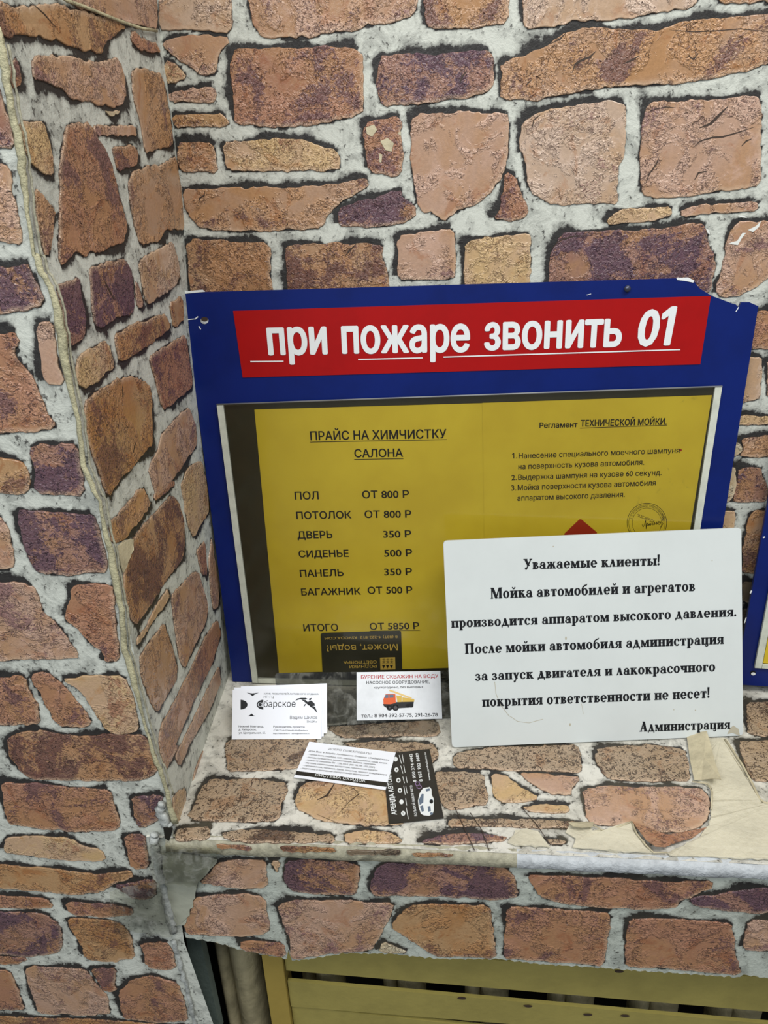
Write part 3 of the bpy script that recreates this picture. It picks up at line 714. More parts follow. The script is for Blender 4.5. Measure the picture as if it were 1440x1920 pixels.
# beyond the picture the pattern simply goes on: plain courses, joined into one piece per wall
def more_courses(plane, x0, x1, z0, z1, P3, cat='p'):
    V = []; Fc = []; z = z0; hit, nrm, ax, _ = PL[plane]; zb = [(U.min(0), U.max(0)) for U in STONES2D[plane]]
    free = np.array([1.0 if k in ax else 0.0 for k in range(3)])
    while z < z1-.02:
        hh = min(random.uniform(.045, .07), z1-z); x = x0
        while x < x1:
            ww = random.uniform(.06, .12); a, b = x, min(x+ww, x1); ok = b-a > .02
            if ok:
                cs = np.array([P3(a, z), P3(b, z), P3(b, z+hh-.011), P3(a, z+hh-.011)])
                px, py = to_px(np.r_[cs, cs.mean(0)[None], (cs[:2].mean(0))[None], (cs[2:].mean(0))[None]]); m = 6
                ok = not np.any((px > -m) & (px < 1440+m) & (py > -m) & (py < 1920+m))
                ok = ok and not any(a < hi[0]+.005 and b > lo[0]-.005 and z < hi[1]+.005 and z+hh-.011 > lo[1]-.005 for lo, hi in zb)
            if not ok: x += .012; continue
            c2 = np.array(rounded(cs, .008, 2)); n = len(c2); c2 += rng.normal(size=(n, 3))*.0008*free; k = len(V)
            cen = c2.mean(0); top = cen+(c2-cen)*.96+nrm*.001
            V += list(c2)+list(top); F2 = [(k+i, k+(i+1) % n, k+n+(i+1) % n, k+n+i) for i in range(n)]+[tuple(k+n+i for i in range(n))]
            if np.cross(cs[1]-cs[0], cs[2]-cs[0]) @ nrm < 0: F2 = [q[::-1] for q in F2]
            Fc += F2; STONES2D[plane].append(c2[:, list(ax)]); x += (b-a)+.011
        z += hh
    n = len(V)
    return add('stones', V, Fc, SM[cat], None, kind='stuff', attrs={'rim': [0]*n, 'edge': [0]*n})
WST['B'].append(more_courses('B', -.2, .75, HS+.005, ZO+.40, lambda a, b: (a, 0, b)))
WST['L'].append(more_courses('L', -.79, -.275, .30, ZO+.40, lambda a, b: (a, YF, b), 'r'))
WST['S'].append(more_courses('S', .20, .745, YF+.006, -.004, lambda a, b: (a, b, HS), 'u'))
WST['K'].append(more_courses('K', .20, .745, HS-.115, HS-.022, lambda a, b: (a, YF-.001, b), 'r'))
WST['R'].append(more_courses('R', YF+.008, -.006, ZO+.10, ZO+.40, lambda a, b: (XO(b)*(-a/.23)+XI(b)*(1+a/.23), a, b), 'p'))

def adopt(parent, kids):
    for o in kids: o.parent = parent
fine = .0022
zB = np.r_[np.arange(HS, ZO+.13, fine), np.arange(ZO+.13, ZO+.41, .012)]
xs = np.r_[np.arange(0, .66, fine), np.arange(.66, 1.01, .012)]
wall_back = mortar('wall_back', 'B', xs, zB, lambda s, z: np.stack([XI(z)+s, 0*s, z], 1), MORTAR, kind='structure')
adopt(wall_back, WST['B'])
zL = np.r_[np.arange(0, .5, .03), np.arange(.5, ZO+.13, fine), np.arange(ZO+.13, ZO+.41, .012)]
xl = np.r_[np.arange(0, .27, fine), np.arange(.27, .56, .012)]
wall_left = mortar('wall_left', 'L', xl, zL, lambda s, z: np.stack([XO(z)-s, 0*s+YF, z], 1), MORTAR, kind='structure')
adopt(wall_left, WST['L'])
zR = np.r_[np.arange(HS, ZO+.13, fine), np.arange(ZO+.13, ZO+.41, .012)]
wall_side = mortar('wall_reveal', 'R', np.linspace(0, 1, 95), zR, lambda t, z: np.stack([XO(z)*(1-t)+XI(z)*t, YF*(1-t), z], 1), MORTAR, kind='structure')
adopt(wall_side, WST['R'])
# sill
xsill = np.r_[np.arange(0, .60, fine), np.arange(.60, 1.0, .012)]
sill = mortar('trim_1', 'S', xsill, np.linspace(-.232, 0, 95), lambda x, y: np.stack([x-.252, y, 0*x+HS], 1), MORTAR_S, kind='structure')
adopt(sill, WST['S'])
box('sill_slab', (-.2515, YF+.008, HS-.035), (.76, -.0005, HS-.0008), PLASTER, sill)
# rounded front edge of the sill
nz0 = -.2455
prof = [(YF+.002, HS+.0004), (YF-.0035, HS-.0008), (YF-.006, HS-.004), (YF-.006, HS-.011), (YF-.003, HS-.0145), (YF+.002, HS-.0155)]
V = []; Fc = []
xe = np.linspace(-.235, .76, 140)
for i, x in enumerate(xe):
    for a, b in prof: V.append((x, a+rng.normal()*.0004, b+rng.normal()*.00035))
for i in range(len(xe)-1):
    for k in range(len(prof)-1): Fc.append((i*6+k, i*6+k+1, (i+1)*6+k+1, (i+1)*6+k))
half = [q for q in Fc if V[q[0]][0] < .045]; rest = [q for q in Fc if V[q[0]][0] >= .045]
def sub(V, F):
    u = sorted({i for q in F for i in q}); mp = {a: b for b, a in enumerate(u)}; return [V[i] for i in u], [tuple(mp[i] for i in q[::-1]) for q in F]
a_, b_ = sub(V, half); add('sill_nosing', a_, b_, NOSEM, sill, smooth=True)
a_, b_ = sub(V, rest); add('sill_nosing', a_, b_, PLASTERW, sill, smooth=True)
NOSE = Plane((0, YF-.0063, HS), (0, -1, 0))
for L, c in (("405,1582 470,1586 473,1594 410,1590", 'r'), ("520,1586 626,1588 628,1597 535,1597", 'O'), ("648,1593 750,1594 751,1602 652,1602", 'g'), ("772,1599 850,1600 850,1606 780,1606", 'o')):
    P = [NOSE.at(*map(float, s.split(','))) for s in L.split()]
    o = stone('N', c, P, None, h=.0008); o.parent = sill
# strip of the covering hanging under the sill, torn along its lower edge
BOT = np.array([(200, 1748), (313, 1753), (347, 1758), (383, 1763), (417, 1770), (447, 1780), (500, 1791), (534, 1797), (538, 1797), (541, 1778), (543, 1780), (547, 1801), (580, 1798), (647, 1787), (733, 1788), (813, 1797), (865, 1798), (936, 1798), (1007, 1807), (1132, 1815), (1198, 1820), (1319, 1828), (1390, 1833), (1393, 1827), (1440, 1834), (1800, 1865)], float)
BZ = np.array([hitY(x, y, YF-.001) for x, y in BOT])
def kbot(x): return np.interp(x, BZ[:, 0], BZ[:, 2])
tt = np.linspace(0, 1, 56)
def kpos(s, t):
    x = -.2365+s; zt = HS-.0145; zb = kbot(x)+.0008*np.sin(x*900)+.0006*np.sin(x*2300+1)
    return np.stack([x, 0*s+YF-.001, zt+(zb-zt)*t], 1)
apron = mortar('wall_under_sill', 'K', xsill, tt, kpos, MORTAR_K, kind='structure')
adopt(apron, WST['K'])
V = []; m = 260; xk = np.linspace(-.236, .75, m)
for x in xk: V += [(x, YF-.0009, HS-.015), (x, YF-.0009, kbot(x)+.0008*math.sin(x*900)+.0006*math.sin(x*2300+1)), (x, YF+.003, kbot(x)), (x, YF+.003, HS-.015)]
Fc = [(i*4+k, i*4+(k+1) % 4, (i+1)*4+(k+1) % 4, (i+1)*4+k) for i in range(m-1) for k in (1, 2)]
add('backing', V, Fc, PLASTER, apron)
# recess under the sill and floor
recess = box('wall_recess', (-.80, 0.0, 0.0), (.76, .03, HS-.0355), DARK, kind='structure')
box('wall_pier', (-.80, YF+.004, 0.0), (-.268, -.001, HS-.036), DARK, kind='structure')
floor = box('floor', (-1.6, -2.6, -.03), (1.6, .03, 0.0), FLOOR, kind='structure')
# paper seam running down the outer corner
SE = [(A[0]/3, A[1]/3) for A in ((-20, 150), (0, 250), (30, 400), (60, 600), (105, 800), (130, 1000), (155, 1200), (190, 1440))]
SE += [(a/3, 440+b/3) for a, b in ((205, 120), (235, 215), (285, 290), (325, 430), (350, 600), (395, 860), (440, 1050), (468, 1300), (528, 1440))]
SE += [(a/3, 920+b/3) for a, b in ((560, 60), (585, 200), (632, 400), (658, 550), (685, 700), (705, 900), (750, 1060), (785, 1200), (825, 1350), (868, 1500))]
SE += [(a/3, 1400+b/3) for a, b in ((900, 130), (932, 230), (955, 330), (985, 430))]
P = [hitY(x, y, YF-.002) for x, y in SE]; P = [p for p in P]
Q = []
for i in range(len(P)-1):
    for k in range(4): Q.append(P[i]*(1-k/4)+P[i+1]*k/4+np.array([rng.normal()*.0003, 0, 0]))
Q.append(P[-1])
rad = np.clip(.0021+.0006*np.sin(np.arange(len(Q))*.17)+.0005*np.sin(np.arange(len(Q))*.43), .0012, .0034)
tube('paper_seam', Q, rad, SEAM, wall_left, flat=.4)
Q2 = [q+np.array([.0034, .002, 0]) for q in Q[4:-6]]
tube('paper_seam', Q2, .0007+.0003*rng.random(len(Q2)), NOSEM, wall_side, flat=.6)
# crumpled plaster bead below it and the white edge of the pier
def bead(pxs, r, mat, parent, Y=YF-.003, name='plaster_bead'):
    P = [hitY(x, y, Y) for x, y in pxs]; Q = []
    for i in range(len(P)-1):
        for k in range(5): Q.append(P[i]*(1-k/5)+P[i+1]*k/5+rng.normal(size=3)*.0007)
    Q.append(P[-1]); return tube(name, Q, r*(.75+.5*rng.random(len(Q))), mat, parent, seg=7, flat=.7)
bead(((290, 1562), (289, 1580), (294, 1608), (300, 1640), (309, 1680), (318, 1720), (325, 1748)), .0036, BEADM, wall_left)
bead(((324, 1762), (336, 1800), (346, 1840), (358, 1882), (366, 1925)), .0022, BEADM, wall_left, YF-.001)
bead(((305, 1508), (300, 1525), (312, 1545), (322, 1550)), .0042, BEADM, wall_left)
W = Plane((0, YF-.0022, ZO), (0, -1, 0))
def rough(P, s=.0006, step=.004):
    P = resample(P, step); return P+rng.normal(size=P.shape)*np.array([s, s*.3, s])
sheet('blank_paper_patch', rough([hitY(x, y, YF-.0028) for x, y in ((303, 1600), (330, 1598), (370, 1604), (408, 1613), (387, 1641), (372, 1656), (360, 1700), (345, 1735), (328, 1736), (314, 1680), (305, 1640))]), .0006, (0, -1, 0), BLANK, apron)
sheet('blank_paper_patch', rough([hitR(640/3, 920+y/3)*0+hitR(x/3, 920+y/3)+np.array([.0018, 0, 0]) for x, y in ((640, 320), (690, 278), (740, 272), (735, 330), (700, 430), (680, 460))], .0003), .0005, (1, 0, 0), FLAP, wall_side)
# raised edge of the upper sheet at the top left
tube('paper_fold', [hitR(x, y)+np.array([.002, 0, 0]) for x, y in ((95, -15), (118, 1), (150, 12), (185, 26), (215, 38), (235, 45), (262, 54), (290, 58))], .0011, SEAM, wall_side, nrm=(1, 0, 0), flat=.6)
# dark sheet standing in for shade inside the gap at the sill corner
sheet('corner_gap_shade', [hitY(x, y, YF-.0075) for x, y in ((306, 1552), (324, 1553), (321, 1566), (317, 1577), (309, 1572))], .0006, (0, -1, 0), DARK, apron)
# torn covering and bare plaster on the sill
SP = Plane((0, 0, HS+.0022), (0, 0, 1), FR['i'])
patch = [(1165, 5), (1255, 12), (1320, 125), (1360, 215), (1405, 292), (1560, 300), (1560, 560), (1440, 556), (1000, 535), (985, 522), (1060, 492), (1130, 450), (1172, 400), (1188, 330), (1188, 235), (1110, 190), (1120, 80)]
sheet('bare_plaster', rough(SP.pts(patch), .0006), .0009, (0, 0, 1), PLASTER, sill)
sheet('bare_plaster', rough(SP.pts([(545, 395), (640, 392), (650, 425), (700, 425), (825, 382), (850, 440), (925, 525), (800, 520), (660, 510), (560, 500), (575, 460), (535, 430)]), .0006), .0009, (0, 0, 1), PLASTER, sill)
sheet('bare_plaster', rough(SP.pts([(270, 475), (300, 425), (350, 412), (400, 430), (440, 470), (460, 497), (300, 490)]), .0005), .0009, (0, 0, 1), PLASTER, sill)
def curled(name, pxl, lift, mat, parent, plane, th=.0005):
    """scrap of paper: outline filled from its centre, edge lifted per vertex"""
    P = [np.array(plane.at(x, y)) for x, y in pxl]; n = len(P)
    for p, l in zip(P, lift): p += plane.n*l
    c = sum(P)/n+plane.n*.0008; V = P+[c]+[p-plane.n*th for p in P]+[c-plane.n*th]
    Fc = [(i, (i+1) % n, n) for i in range(n)]+[(n+1+(i+1) % n, n+1+i, 2*n+1) for i in range(n)]+[(i, n+1+i, n+1+(i+1) % n, (i+1) % n) for i in range(n)]
    return add(name, V, Fc, mat, parent, smooth=False)
SF = Plane((0, 0, HS+.0030), (0, 0, 1), FR['i'])
curled('torn_flap', [(1075, 5), (1120, -5), (1160, 0), (1180, 60), (1200, 150), (1222, 235), (1185, 215), (1140, 200), (1108, 198), (1090, 110)], [0, .003, .006, .005, .006, .010, .006, .001, 0, 0], FLAP, sill, SF)
curled('torn_flap', [(540, 400), (600, 385), (655, 392), (650, 425), (600, 432), (560, 422)], [.003, 0, .001, .004, .005, .004], FLAP, sill, SF)
curled('torn_flap', [(830, 385), (880, 440), (1000, 440), (1130, 420), (1165, 410), (1100, 465), (1010, 500), (975, 524), (930, 522), (890, 480)], [0, 0, 0, 0, 0, .002, .004, .006, .006, .003], SM['r'], sill, SF)
tube('torn_edge', [SF.at(x, y) for x, y in ((1245, 15), (1285, 70), (1325, 130), (1362, 200), (1400, 280), (1425, 300), (1560, 320))], .0011, FLAP, sill, nrm=(0, 0, 1), flat=.6)
for L in ([(825, 385), (850, 440), (890, 490), (925, 524), (985, 524)], [(1185, 330), (1188, 250), (1170, 215), (1100, 205)], [(620, 385), (700, 425), (760, 410), (825, 385)]):
    tube('torn_edge', [SF.at(x, y) for x, y in L], .0008, FLAP, sill, nrm=(0, 0, 1), flat=.6)
# knife scratches across the sill
for L in ([(330, 320), (400, 400), (462, 492)], [(30, 320), (60, 385), (120, 515)], [(100, 345), (150, 420), (185, 515)]):
    tube('knife_cut', [Plane((0, 0, HS+.0016), (0, 0, 1), FR['i']).at(x, y) for x, y in L], .00035, CHIP, sill, nrm=(0, 0, 1), seg=4, flat=.4)
# clear tape over the corner
def tape(name, pxl, label):
    P = []; pl = Plane((0, YF-.0105, 0), (0, -1, 0)); n = 9
    (x0, y0), (x1, y1), (x2, y2), (x3, y3) = pxl; V = []
    for j in range(n):
        for i in range(14):
            u, v = i/13, j/(n-1); x = (x0*(1-u)+x1*u)*(1-v)+(x3*(1-u)+x2*u)*v; y = (y0*(1-u)+y1*u)*(1-v)+(y3*(1-u)+y2*u)*v
            p = pl.at(x+rng.normal()*1.6, y+rng.normal()*1.6); p[1] -= rng.random()*.0028; V.append(p)
    Fc = [(j*14+i, j*14+i+1, (j+1)*14+i+1, (j+1)*14+i) for j in range(n-1) for i in range(13)]
    return add(name, V, [q[::-1] for q in Fc], TAPE, None, smooth=True, label=label, cat='tape')
tape('clear_tape', ((268, 1580), (412, 1592), (378, 1660), (290, 1655)), 'clear tape stuck over the wall corner just below the left end of the sill')
tape('clear_tape', ((205, 1668), (300, 1650), (325, 1755), (215, 1742)), 'crumpled clear tape on the left wall low beside the under-sill strip')

# dark cracks and white tears in the covering
def crack(plane, fr, L, wd, parent, mat=None, nm='crack', h=.00115):
    fx, fy, fs = FR[fr]; hit, nrm, ax, _ = PL[plane]; n = len(L); up = []; dn = []
    for i, (x, y) in enumerate(L):
        a, b = L[max(i-1, 0)], L[min(i+1, n-1)]; t = np.array([b[0]-a[0], b[1]-a[1]], float); t /= np.hypot(*t); q = np.array([-t[1], t[0]])*wd*.5*(math.sin(math.pi*(i+.25)/(n-.5)))
        up.append(hit(fx+(x+q[0])/fs, fy+(y+q[1])/fs)+nrm*h); dn.append(hit(fx+(x-q[0])/fs, fy+(y-q[1])/fs)+nrm*h)
    V = np.array(up+dn); Fc = [(i, i+1, n+i+1, n+i) for i in range(n-1)]
    if np.cross(V[1]-V[0], V[n]-V[0]) @ nrm < 0: Fc = [q[::-1] for q in Fc]
    add(nm, V, Fc, mat or CHIP, parent)
for L, wd in (([(460, 365), (475, 322), (510, 300), (550, 285), (580, 255)], 12), ([(715, 320), (750, 305), (795, 280)], 9), ([(1040, 280), (1065, 298), (1090, 268)], 10), ([(1095, 640), (1150, 620), (1190, 580), (1240, 530)], 15), ([(1062, 738), (1100, 705), (1160, 688), (1210, 685), (1280, 665), (1370, 635)], 9), ([(1305, 730), (1330, 705), (1355, 695)], 8), ([(1070, 900), (1090, 865), (1135, 855)], 9), ([(825, 920), (845, 870), (880, 820), (895, 780)], 7), ([(840, 560), (880, 545), (930, 535), (980, 540)], 5), ([(350, 220), (400, 195), (430, 165)], 7), ([(228, 430), (240, 415), (258, 400)], 7), ([(260, 640), (268, 600), (300, 575)], 6), ([(945, 150), (1060, 160), (1180, 155), (1300, 145), (1440, 160)], 5), ([(360, 1240), (400, 1200), (470, 1180), (560, 1178)], 7)):
    crack('B', 'f', L, wd, wall_back)
for L, wd in (([(1110, 425), (1130, 380), (1150, 350)], 5),): crack('B', 'A', L, wd, wall_back)
for L, wd in (([(1155, 1072), (1150, 1100), (1125, 1115), (1118, 1150)], 9),): crack('B', 'A', L, wd, wall_back)
for L, wd in (([(640, 1230), (655, 1210), (690, 1175)], 9), ([(1190, 400), (1200, 370), (1220, 345)], 9), ([(490, 250), (500, 240), (495, 230), (520, 235)], 6)): crack('B', 'e', L, wd, wall_back)
for L, wd in (([(680, 850), (685, 950), (680, 1040), (690, 1100)], 10), ([(780, 930), (775, 1020), (765, 1120), (740, 1230)], 14), ([(580, 260), (610, 320), (640, 380)], 9)): crack('R', 'b', L, wd, wall_side)
for L, wd in (([(1010, 1000), (1020, 980), (1035, 960)], 6), ([(150, 0), (240, 80), (300, 150)], 6)): crack('R', 'A', L, wd, wall_side)
for L, wd in (([(215, 290), (218, 245), (240, 215)], 4), ([(190, 330), (160, 300), (155, 340), (165, 400)], 4)): crack('K', 'h', L, wd, apron)
for L, wd in (([(585, 365), (640, 340), (690, 260)], 12), ([(580, 445), (640, 470), (715, 500)], 3), ([(700, 450), (760, 380), (820, 330), (790, 300), (720, 330)], 5)): crack('S', 'h', L, wd, sill)
TEARW = simple('torn_white', (224, 226, 220), .5)
for L in ([(1128, 1140), (1145, 1150), (1150, 1172), (1138, 1165)], [(1238, 1222), (1250, 1220), (1290, 1225), (1310, 1190), (1330, 1165), (1312, 1165), (1285, 1205), (1260, 1210)], [(1290, 1075), (1320, 1078), (1335, 1090), (1300, 1085)], [(1340, 1150), (1380, 1130), (1405, 1105), (1395, 1135), (1365, 1160)]):
    add('tear', [hitY(900+x/2.6667, y/2.6667, -.0013) for x, y in L], [tuple(range(len(L)))], TEARW, wall_back)
for L in ([(735, 615), (775, 600), (790, 625), (765, 660), (740, 645)], [(805, 680), (840, 665), (870, 690), (860, 730), (830, 725)], [(800, 740), (815, 745), (810, 785), (800, 780)], [(888, 640), (905, 635), (903, 655)]):
    add('tear', [hitY(400+x/2.5714, y/2.5714, -.0013) for x, y in L], [tuple(range(len(L)))], FLAP, wall_back)
# ------------------------------------------------------------------ behind and below: radiator, posts, slatted grille
def zpx(x, y, Y): return hitY(x, y, Y)[2]
rad_ = empty('cast_iron_radiator', (0, -.12, .12), 'grimy cream ribbed radiator standing behind the yellow slatted grille', 'radiator')
for i, cxp in enumerate((446, 602, 757, 917, 1083, 1248, 1412, 1575, 1740)):
    xc = hitY(cxp, 1850, -.170)[0]; V = []; Fc = []
    for (dx, r1, yo) in ((.0065, .0155, 0), (-.0150, .0085, .004)):
        k = len(V); seg = 14
        for z in (.12, .13, ZO-.545, ZO-.535):
            s = .8 if z in (.12, ZO-.535) else 1
            for a in range(seg):
                th = 2*math.pi*a/seg; V.append((xc+dx+math.cos(th)*r1*s, -.150+yo+math.sin(th)*.022*s, z))
        for j in range(3): Fc += [(k+j*seg+a, k+j*seg+(a+1) % seg, k+(j+1)*seg+(a+1) % seg, k+(j+1)*seg+a) for a in range(seg)]
        Fc += [tuple(k+a for a in range(seg))[::-1], tuple(k+3*seg+a for a in range(seg))]
    add('radiator_section', V, Fc, RAD, rad_, smooth=True)
def slab(name, quad, Y, th, mat, parent, tilt=0.0, **k):
    """board whose front face meets the given pixel quad on the plane Y"""
    P = [hitY(x, y, Y) for x, y in quad]
    P[0][1] += tilt; P[1][1] += tilt
    return sheet(name, P, th, (0, -1, 0), mat, parent, **k)
slab('metal_post', ((340, 1700), (362, 1700), (414, 1935), (376, 1935)), -.205, .010, TEAL, None, label='grey-green painted metal post in the dark gap beside the left wall edge', cat='post')
GY = -.200
gr = empty('slatted_grille', (.05, GY, 0.0), 'old yellow painted slatted grille in front of the radiator under the sill', 'grille')
bx = hitY(493, 1793, GY)[0]; bx2 = hitY(532, 1797, GY)[0]
box('post', (bx, GY-.004, .001), (bx2, GY+.018, ZO-.60), OLDY2, gr, bev=.0012)
xr_ = .62
def slat(ztl, zbl, ztr, zbr, y0=GY, tilt=0.0):
    xl = bx2+.0008
    P = [(xl, y0+tilt, ztl), (xr_, y0+tilt, ztr), (xr_, y0, zbr), (xl, y0, zbl)]
    P = np.array(P); V = np.concatenate([P, P+np.array([0, .0035, 0])])
    return add('slat', V, [(3, 2, 1, 0), (4, 5, 6, 7), (0, 1, 5, 4), (1, 2, 6, 5), (2, 3, 7, 6), (3, 0, 4, 7)], OLDY, gr)
def zl(xp, yp): P = hitY(xp, yp, GY); return P[0], P[2]
def edge_line(a, b):
    (xa, za), (xb, zb) = zl(*a), zl(*b); g = (zb-za)/(xb-xa); return (za+g*(bx2-xa), za+g*(xr_-xa))
b1 = edge_line((540, 1820), (1440, 1897)); t2 = edge_line((543, 1840), (1440, 1920)); b2 = edge_line((543, 1887), (880, 1914)); t3 = edge_line((543, 1889), (833, 1922))
slat(ZO-.655, b1[0], ZO-.662, b1[1])
slat(t2[0], b2[0], t2[1], b2[1])
slat(t3[0], t3[0]-.032, t3[1], t3[1]-.034, y0=GY+.002)
z = t3[0]-.048
while z > .08: slat(z, z-.032, z-.012, z-.045); z -= .048
for xp, yp in ((1102, 1903), (1172, 1905), (990, 1887), (866, 1872), (1160, 1822)):
    P = hitY(xp+0, yp, GY-.0012); ang = rng.random(9)*.4
    sheet('paint_chip', [P+np.array([math.cos(t*math.pi/4.5)*(.0035+ang[t]*.003), 0, math.sin(t*math.pi/4.5)*.0016]) for t in range(9)], .0004, (0, -1, 0), CHIP, gr)

# ------------------------------------------------------------------ the blue information boards
PH = math.radians(2.0); BN = np.array([0, -math.cos(PH), math.sin(PH)])
B0 = Plane((0, -.022, HS), BN)
def board(name, outline, label):
    # outline points are already on B0
    c = np.mean(outline, 0); t = empty(name, (float(c[0]), -.022, HS+.0005), label, 'sign board', 'blue information boards leaning on the back wall')
    sheet('panel', outline, .003, BN, BLUE, t); return t
jag = [(1270, 522), (1300, 526), (1312, 541), (1335, 555), (1352, 561), (1370, 568), (1380, 571), (1385, 577), (1390, 567), (1406, 567), (1422, 574)]
TLc = B0.at(343, 549)
bl = B0.at(438, 1290); e = bl-B0.at(352, 614); bl = bl+e*((HS+.001-bl[2])/e[2])
br_ = B0.at(1355, 990); e = br_-B0.at(1420, 585); br_ = br_+e*((HS+.001-br_[2])/e[2])
out = [TLc]+[B0.at(*p) for p in jag]+[br_, bl]
bd = board('information_board', out, 'blue board with red fire-call banner and two yellow sheets in a clear pocket')
poly(B0, [(338, 542), (352, 546), (380, 543), (385, 547), (343, 551)], WHITE, bd, 'worn_edge', .0003)
poly(B0, [(1268, 521), (1290, 520), (1302, 526), (1300, 530), (1286, 527), (1270, 525)], WHITE, bd, 'worn_edge', .0003)
poly(B0, circ(383.5, 601, 7.5, 16, 6.5), PLASTERW, bd, 'screw_hole', .0003)
poly(B0, circ(383.5, 598.5, 6.5, 16, 4), CHIP, bd, 'screw_hole', .0005)
each(B0, stroke([(346, 600), (366, 598)], 1.4)+stroke([(366, 598), (371, 594)], 2.2)+stroke([(373, 612), (376, 617)], 2)+stroke([(1380, 584), (1385, 576)], 1.6)+stroke([(1100, 553), (1108, 551)], 1), WHITE, bd, 'scratch', .0003)
P = B0.off(.001).at(1176, 541)
tube('screw', [P, P+BN*.0016], .0026, METAL, bd, nrm=(0, 0, 1), seg=12)
BAN = B0.off(.0006)
ban = sheet('banner', BAN.pts([(437, 583), (1333, 555), (1313, 683), (455, 708)]), .0005, BN, RED, bd)
TB = BAN.off(.0003)
F1 = (320, 500, 2.483); F2 = (860, 500, 2.483)
q1, q2 = TB.frame(*F1), TB.frame(*F2)
bk = .034
text(q1, 'при', (455, 409), (732, 404), 121, WHITE, ban, 'x', bk)
text(q1, 'пожаре', (798, 402), (1393, 393), 121, WHITE, ban, 'x', bk)
text(q2, 'звонить', (118, 387), (757, 369), 122, WHITE, ban, 'x', bk)
text(q2, '01', (822, 368), (985, 362), 172, WHITE, ban, 'H', bk, shear=.10)
each(TB, [s for L in ([(470, 678), (531, 677.5)], [(672, 674), (792, 671)], [(832, 669.5), (1275, 655.5)]) for s in stroke(L, 2.2)], WHITE, ban, 'underline')
# pocket: dark backing, pale edge strips, clear film
PK = B0.off(.0006)
pkL = B0.at(408, 757); pkd = B0.at(475, 1280)-pkL; pkB = pkL+pkd*((HS+.0018-pkL[2])/pkd[2])
pkR = B0.at(1352, 723); pkr = B0.at(1311, 990)-pkR; pkRB = pkR+pkr*((HS+.0018-pkR[2])/pkr[2])
sheet('pocket_backing', [p+BN*.0006 for p in (pkL, pkR, pkRB, pkB)], .0004, BN, OLIVE, bd)
def strip(a, b, wv, nm='edge_strip'):
    return sheet(nm, [p+BN*.0032 for p in (a, a+wv, b+wv, b)], .0024, BN, STRIP, bd)
strip(pkL, pkB, np.array([.0062, 0, 0])); strip(pkR, pkRB, np.array([-.0058, 0, 0]))
uz = (pkL-pkB)/np.linalg.norm(pkL-pkB)
strip(pkB+np.array([.0066, 0, 0]), pkRB-np.array([.0062, 0, 0]), uz*.0055)
tube('pocket_rim', [pkL+BN*.003, pkR+BN*.003], .0007, simple('pocket_rim_grey', (126, 128, 128), .3), bd, nrm=BN, seg=6)
# yellow sheets
def ysheet(name, quad, off, label):
    pl = B0.off(off); P = np.array(pl.pts(quad)); n = 26; V = []; D = []
    for j in range(n):
        for i in range(n):
            u, v = i/(n-1), j/(n-1); V.append((P[0]*(1-u)+P[1]*u)*(1-v)+(P[3]*(1-u)+P[2]*u)*v)
            D.append(1.0 if name == 'rules_sheet' and u > .70 else (.5 if v > .8 else .12))
    m_ = len(V); V2 = [v-BN*.0003 for v in V]
    Fc = [(j*n+i, (j+1)*n+i, (j+1)*n+i+1, j*n+i+1) for j in range(n-1) for i in range(n-1)]
    Fc += [(m_, m_+n-1, m_+n*n-1, m_+n*(n-1))]
    return add(name, V+V2, Fc, YELLOW, None, label=label, cat='paper sheet', attrs={'dirt': D+[0]*m_})
shB = B0.at(522, 1255)
price = ysheet('price_sheet', [(477, 768), (905.5, 756), (912, 1250), (523, 1262)], .0013, 'yellow A4 price list for interior dry cleaning, left half of the pocket')
rules = ysheet('rules_sheet', [(904.5, 755.5), (1335, 741), (1252, 1250), (911, 1252)], .0016, 'yellow A4 sheet with numbered washing rules and a round stamp, right half')
R1 = B0.off(.00135); a, b = R1.frame(*F1), R1.frame(380, 880, 2.88)
B1_ = .02
text(a, 'ПРАЙС НА ХИМЧИСТКУ', (651, 808), (1284, 798), 41, INK, price, bold=.02)
text(a, 'САЛОНА', (856, 888), (1082, 885), 38, INK, price, bold=.02)
each(a, stroke([(650, 817), (1285, 805)], 3)+stroke([(855, 898), (1083, 894)], 3), INK, price, 'underline')
for s, p0, p1, h in (('ПОЛ', (499, 163), (628, 161), 42), ('ОТ 800 Р', (862, 156), (1115, 153), 40), ('ПОТОЛОК', (507, 268), (804, 264), 39), ('ОТ 800 Р', (875, 262), (1127, 260), 39), ('ДВЕРЬ', (513, 374), (702, 371), 39), ('350 Р', (975, 369), (1127, 367), 38), ('СИДЕНЬЕ', (520, 476), (790, 472), 38), ('500 Р', (981, 471), (1132, 469), 38), ('ПАНЕЛЬ', (527, 581), (762, 576), 37), ('350 Р', (981, 572), (1131, 570), 37), ('БАГАЖНИК', (534, 681), (855, 676), 37), ('ОТ 500 Р', (892, 672), (1133, 669), 37), ('ИТОГО', (546, 874), (733, 871), 37), ('ОТ 5850 Р', (903, 866), (1170, 862), 36)):
    text(b, s, p0, p1, h, INK, price, bold=B1_)
each(b, stroke([(903, 873), (1173, 870)], 2.4), INK, price, 'underline')
R2 = B0.off(.00165); c = R2.frame(*F2)
text(c, 'Регламент', (376, 751), (553, 747), 25, INK, rules, bold=.024)
text(c, 'ТЕХНИЧЕСКОЙ МОЙКИ.', (567, 744), (968, 735), 30, INK, rules, bold=.024)
each(c, stroke([(565, 752), (970, 738)], 2.6), INK, rules, 'underline')
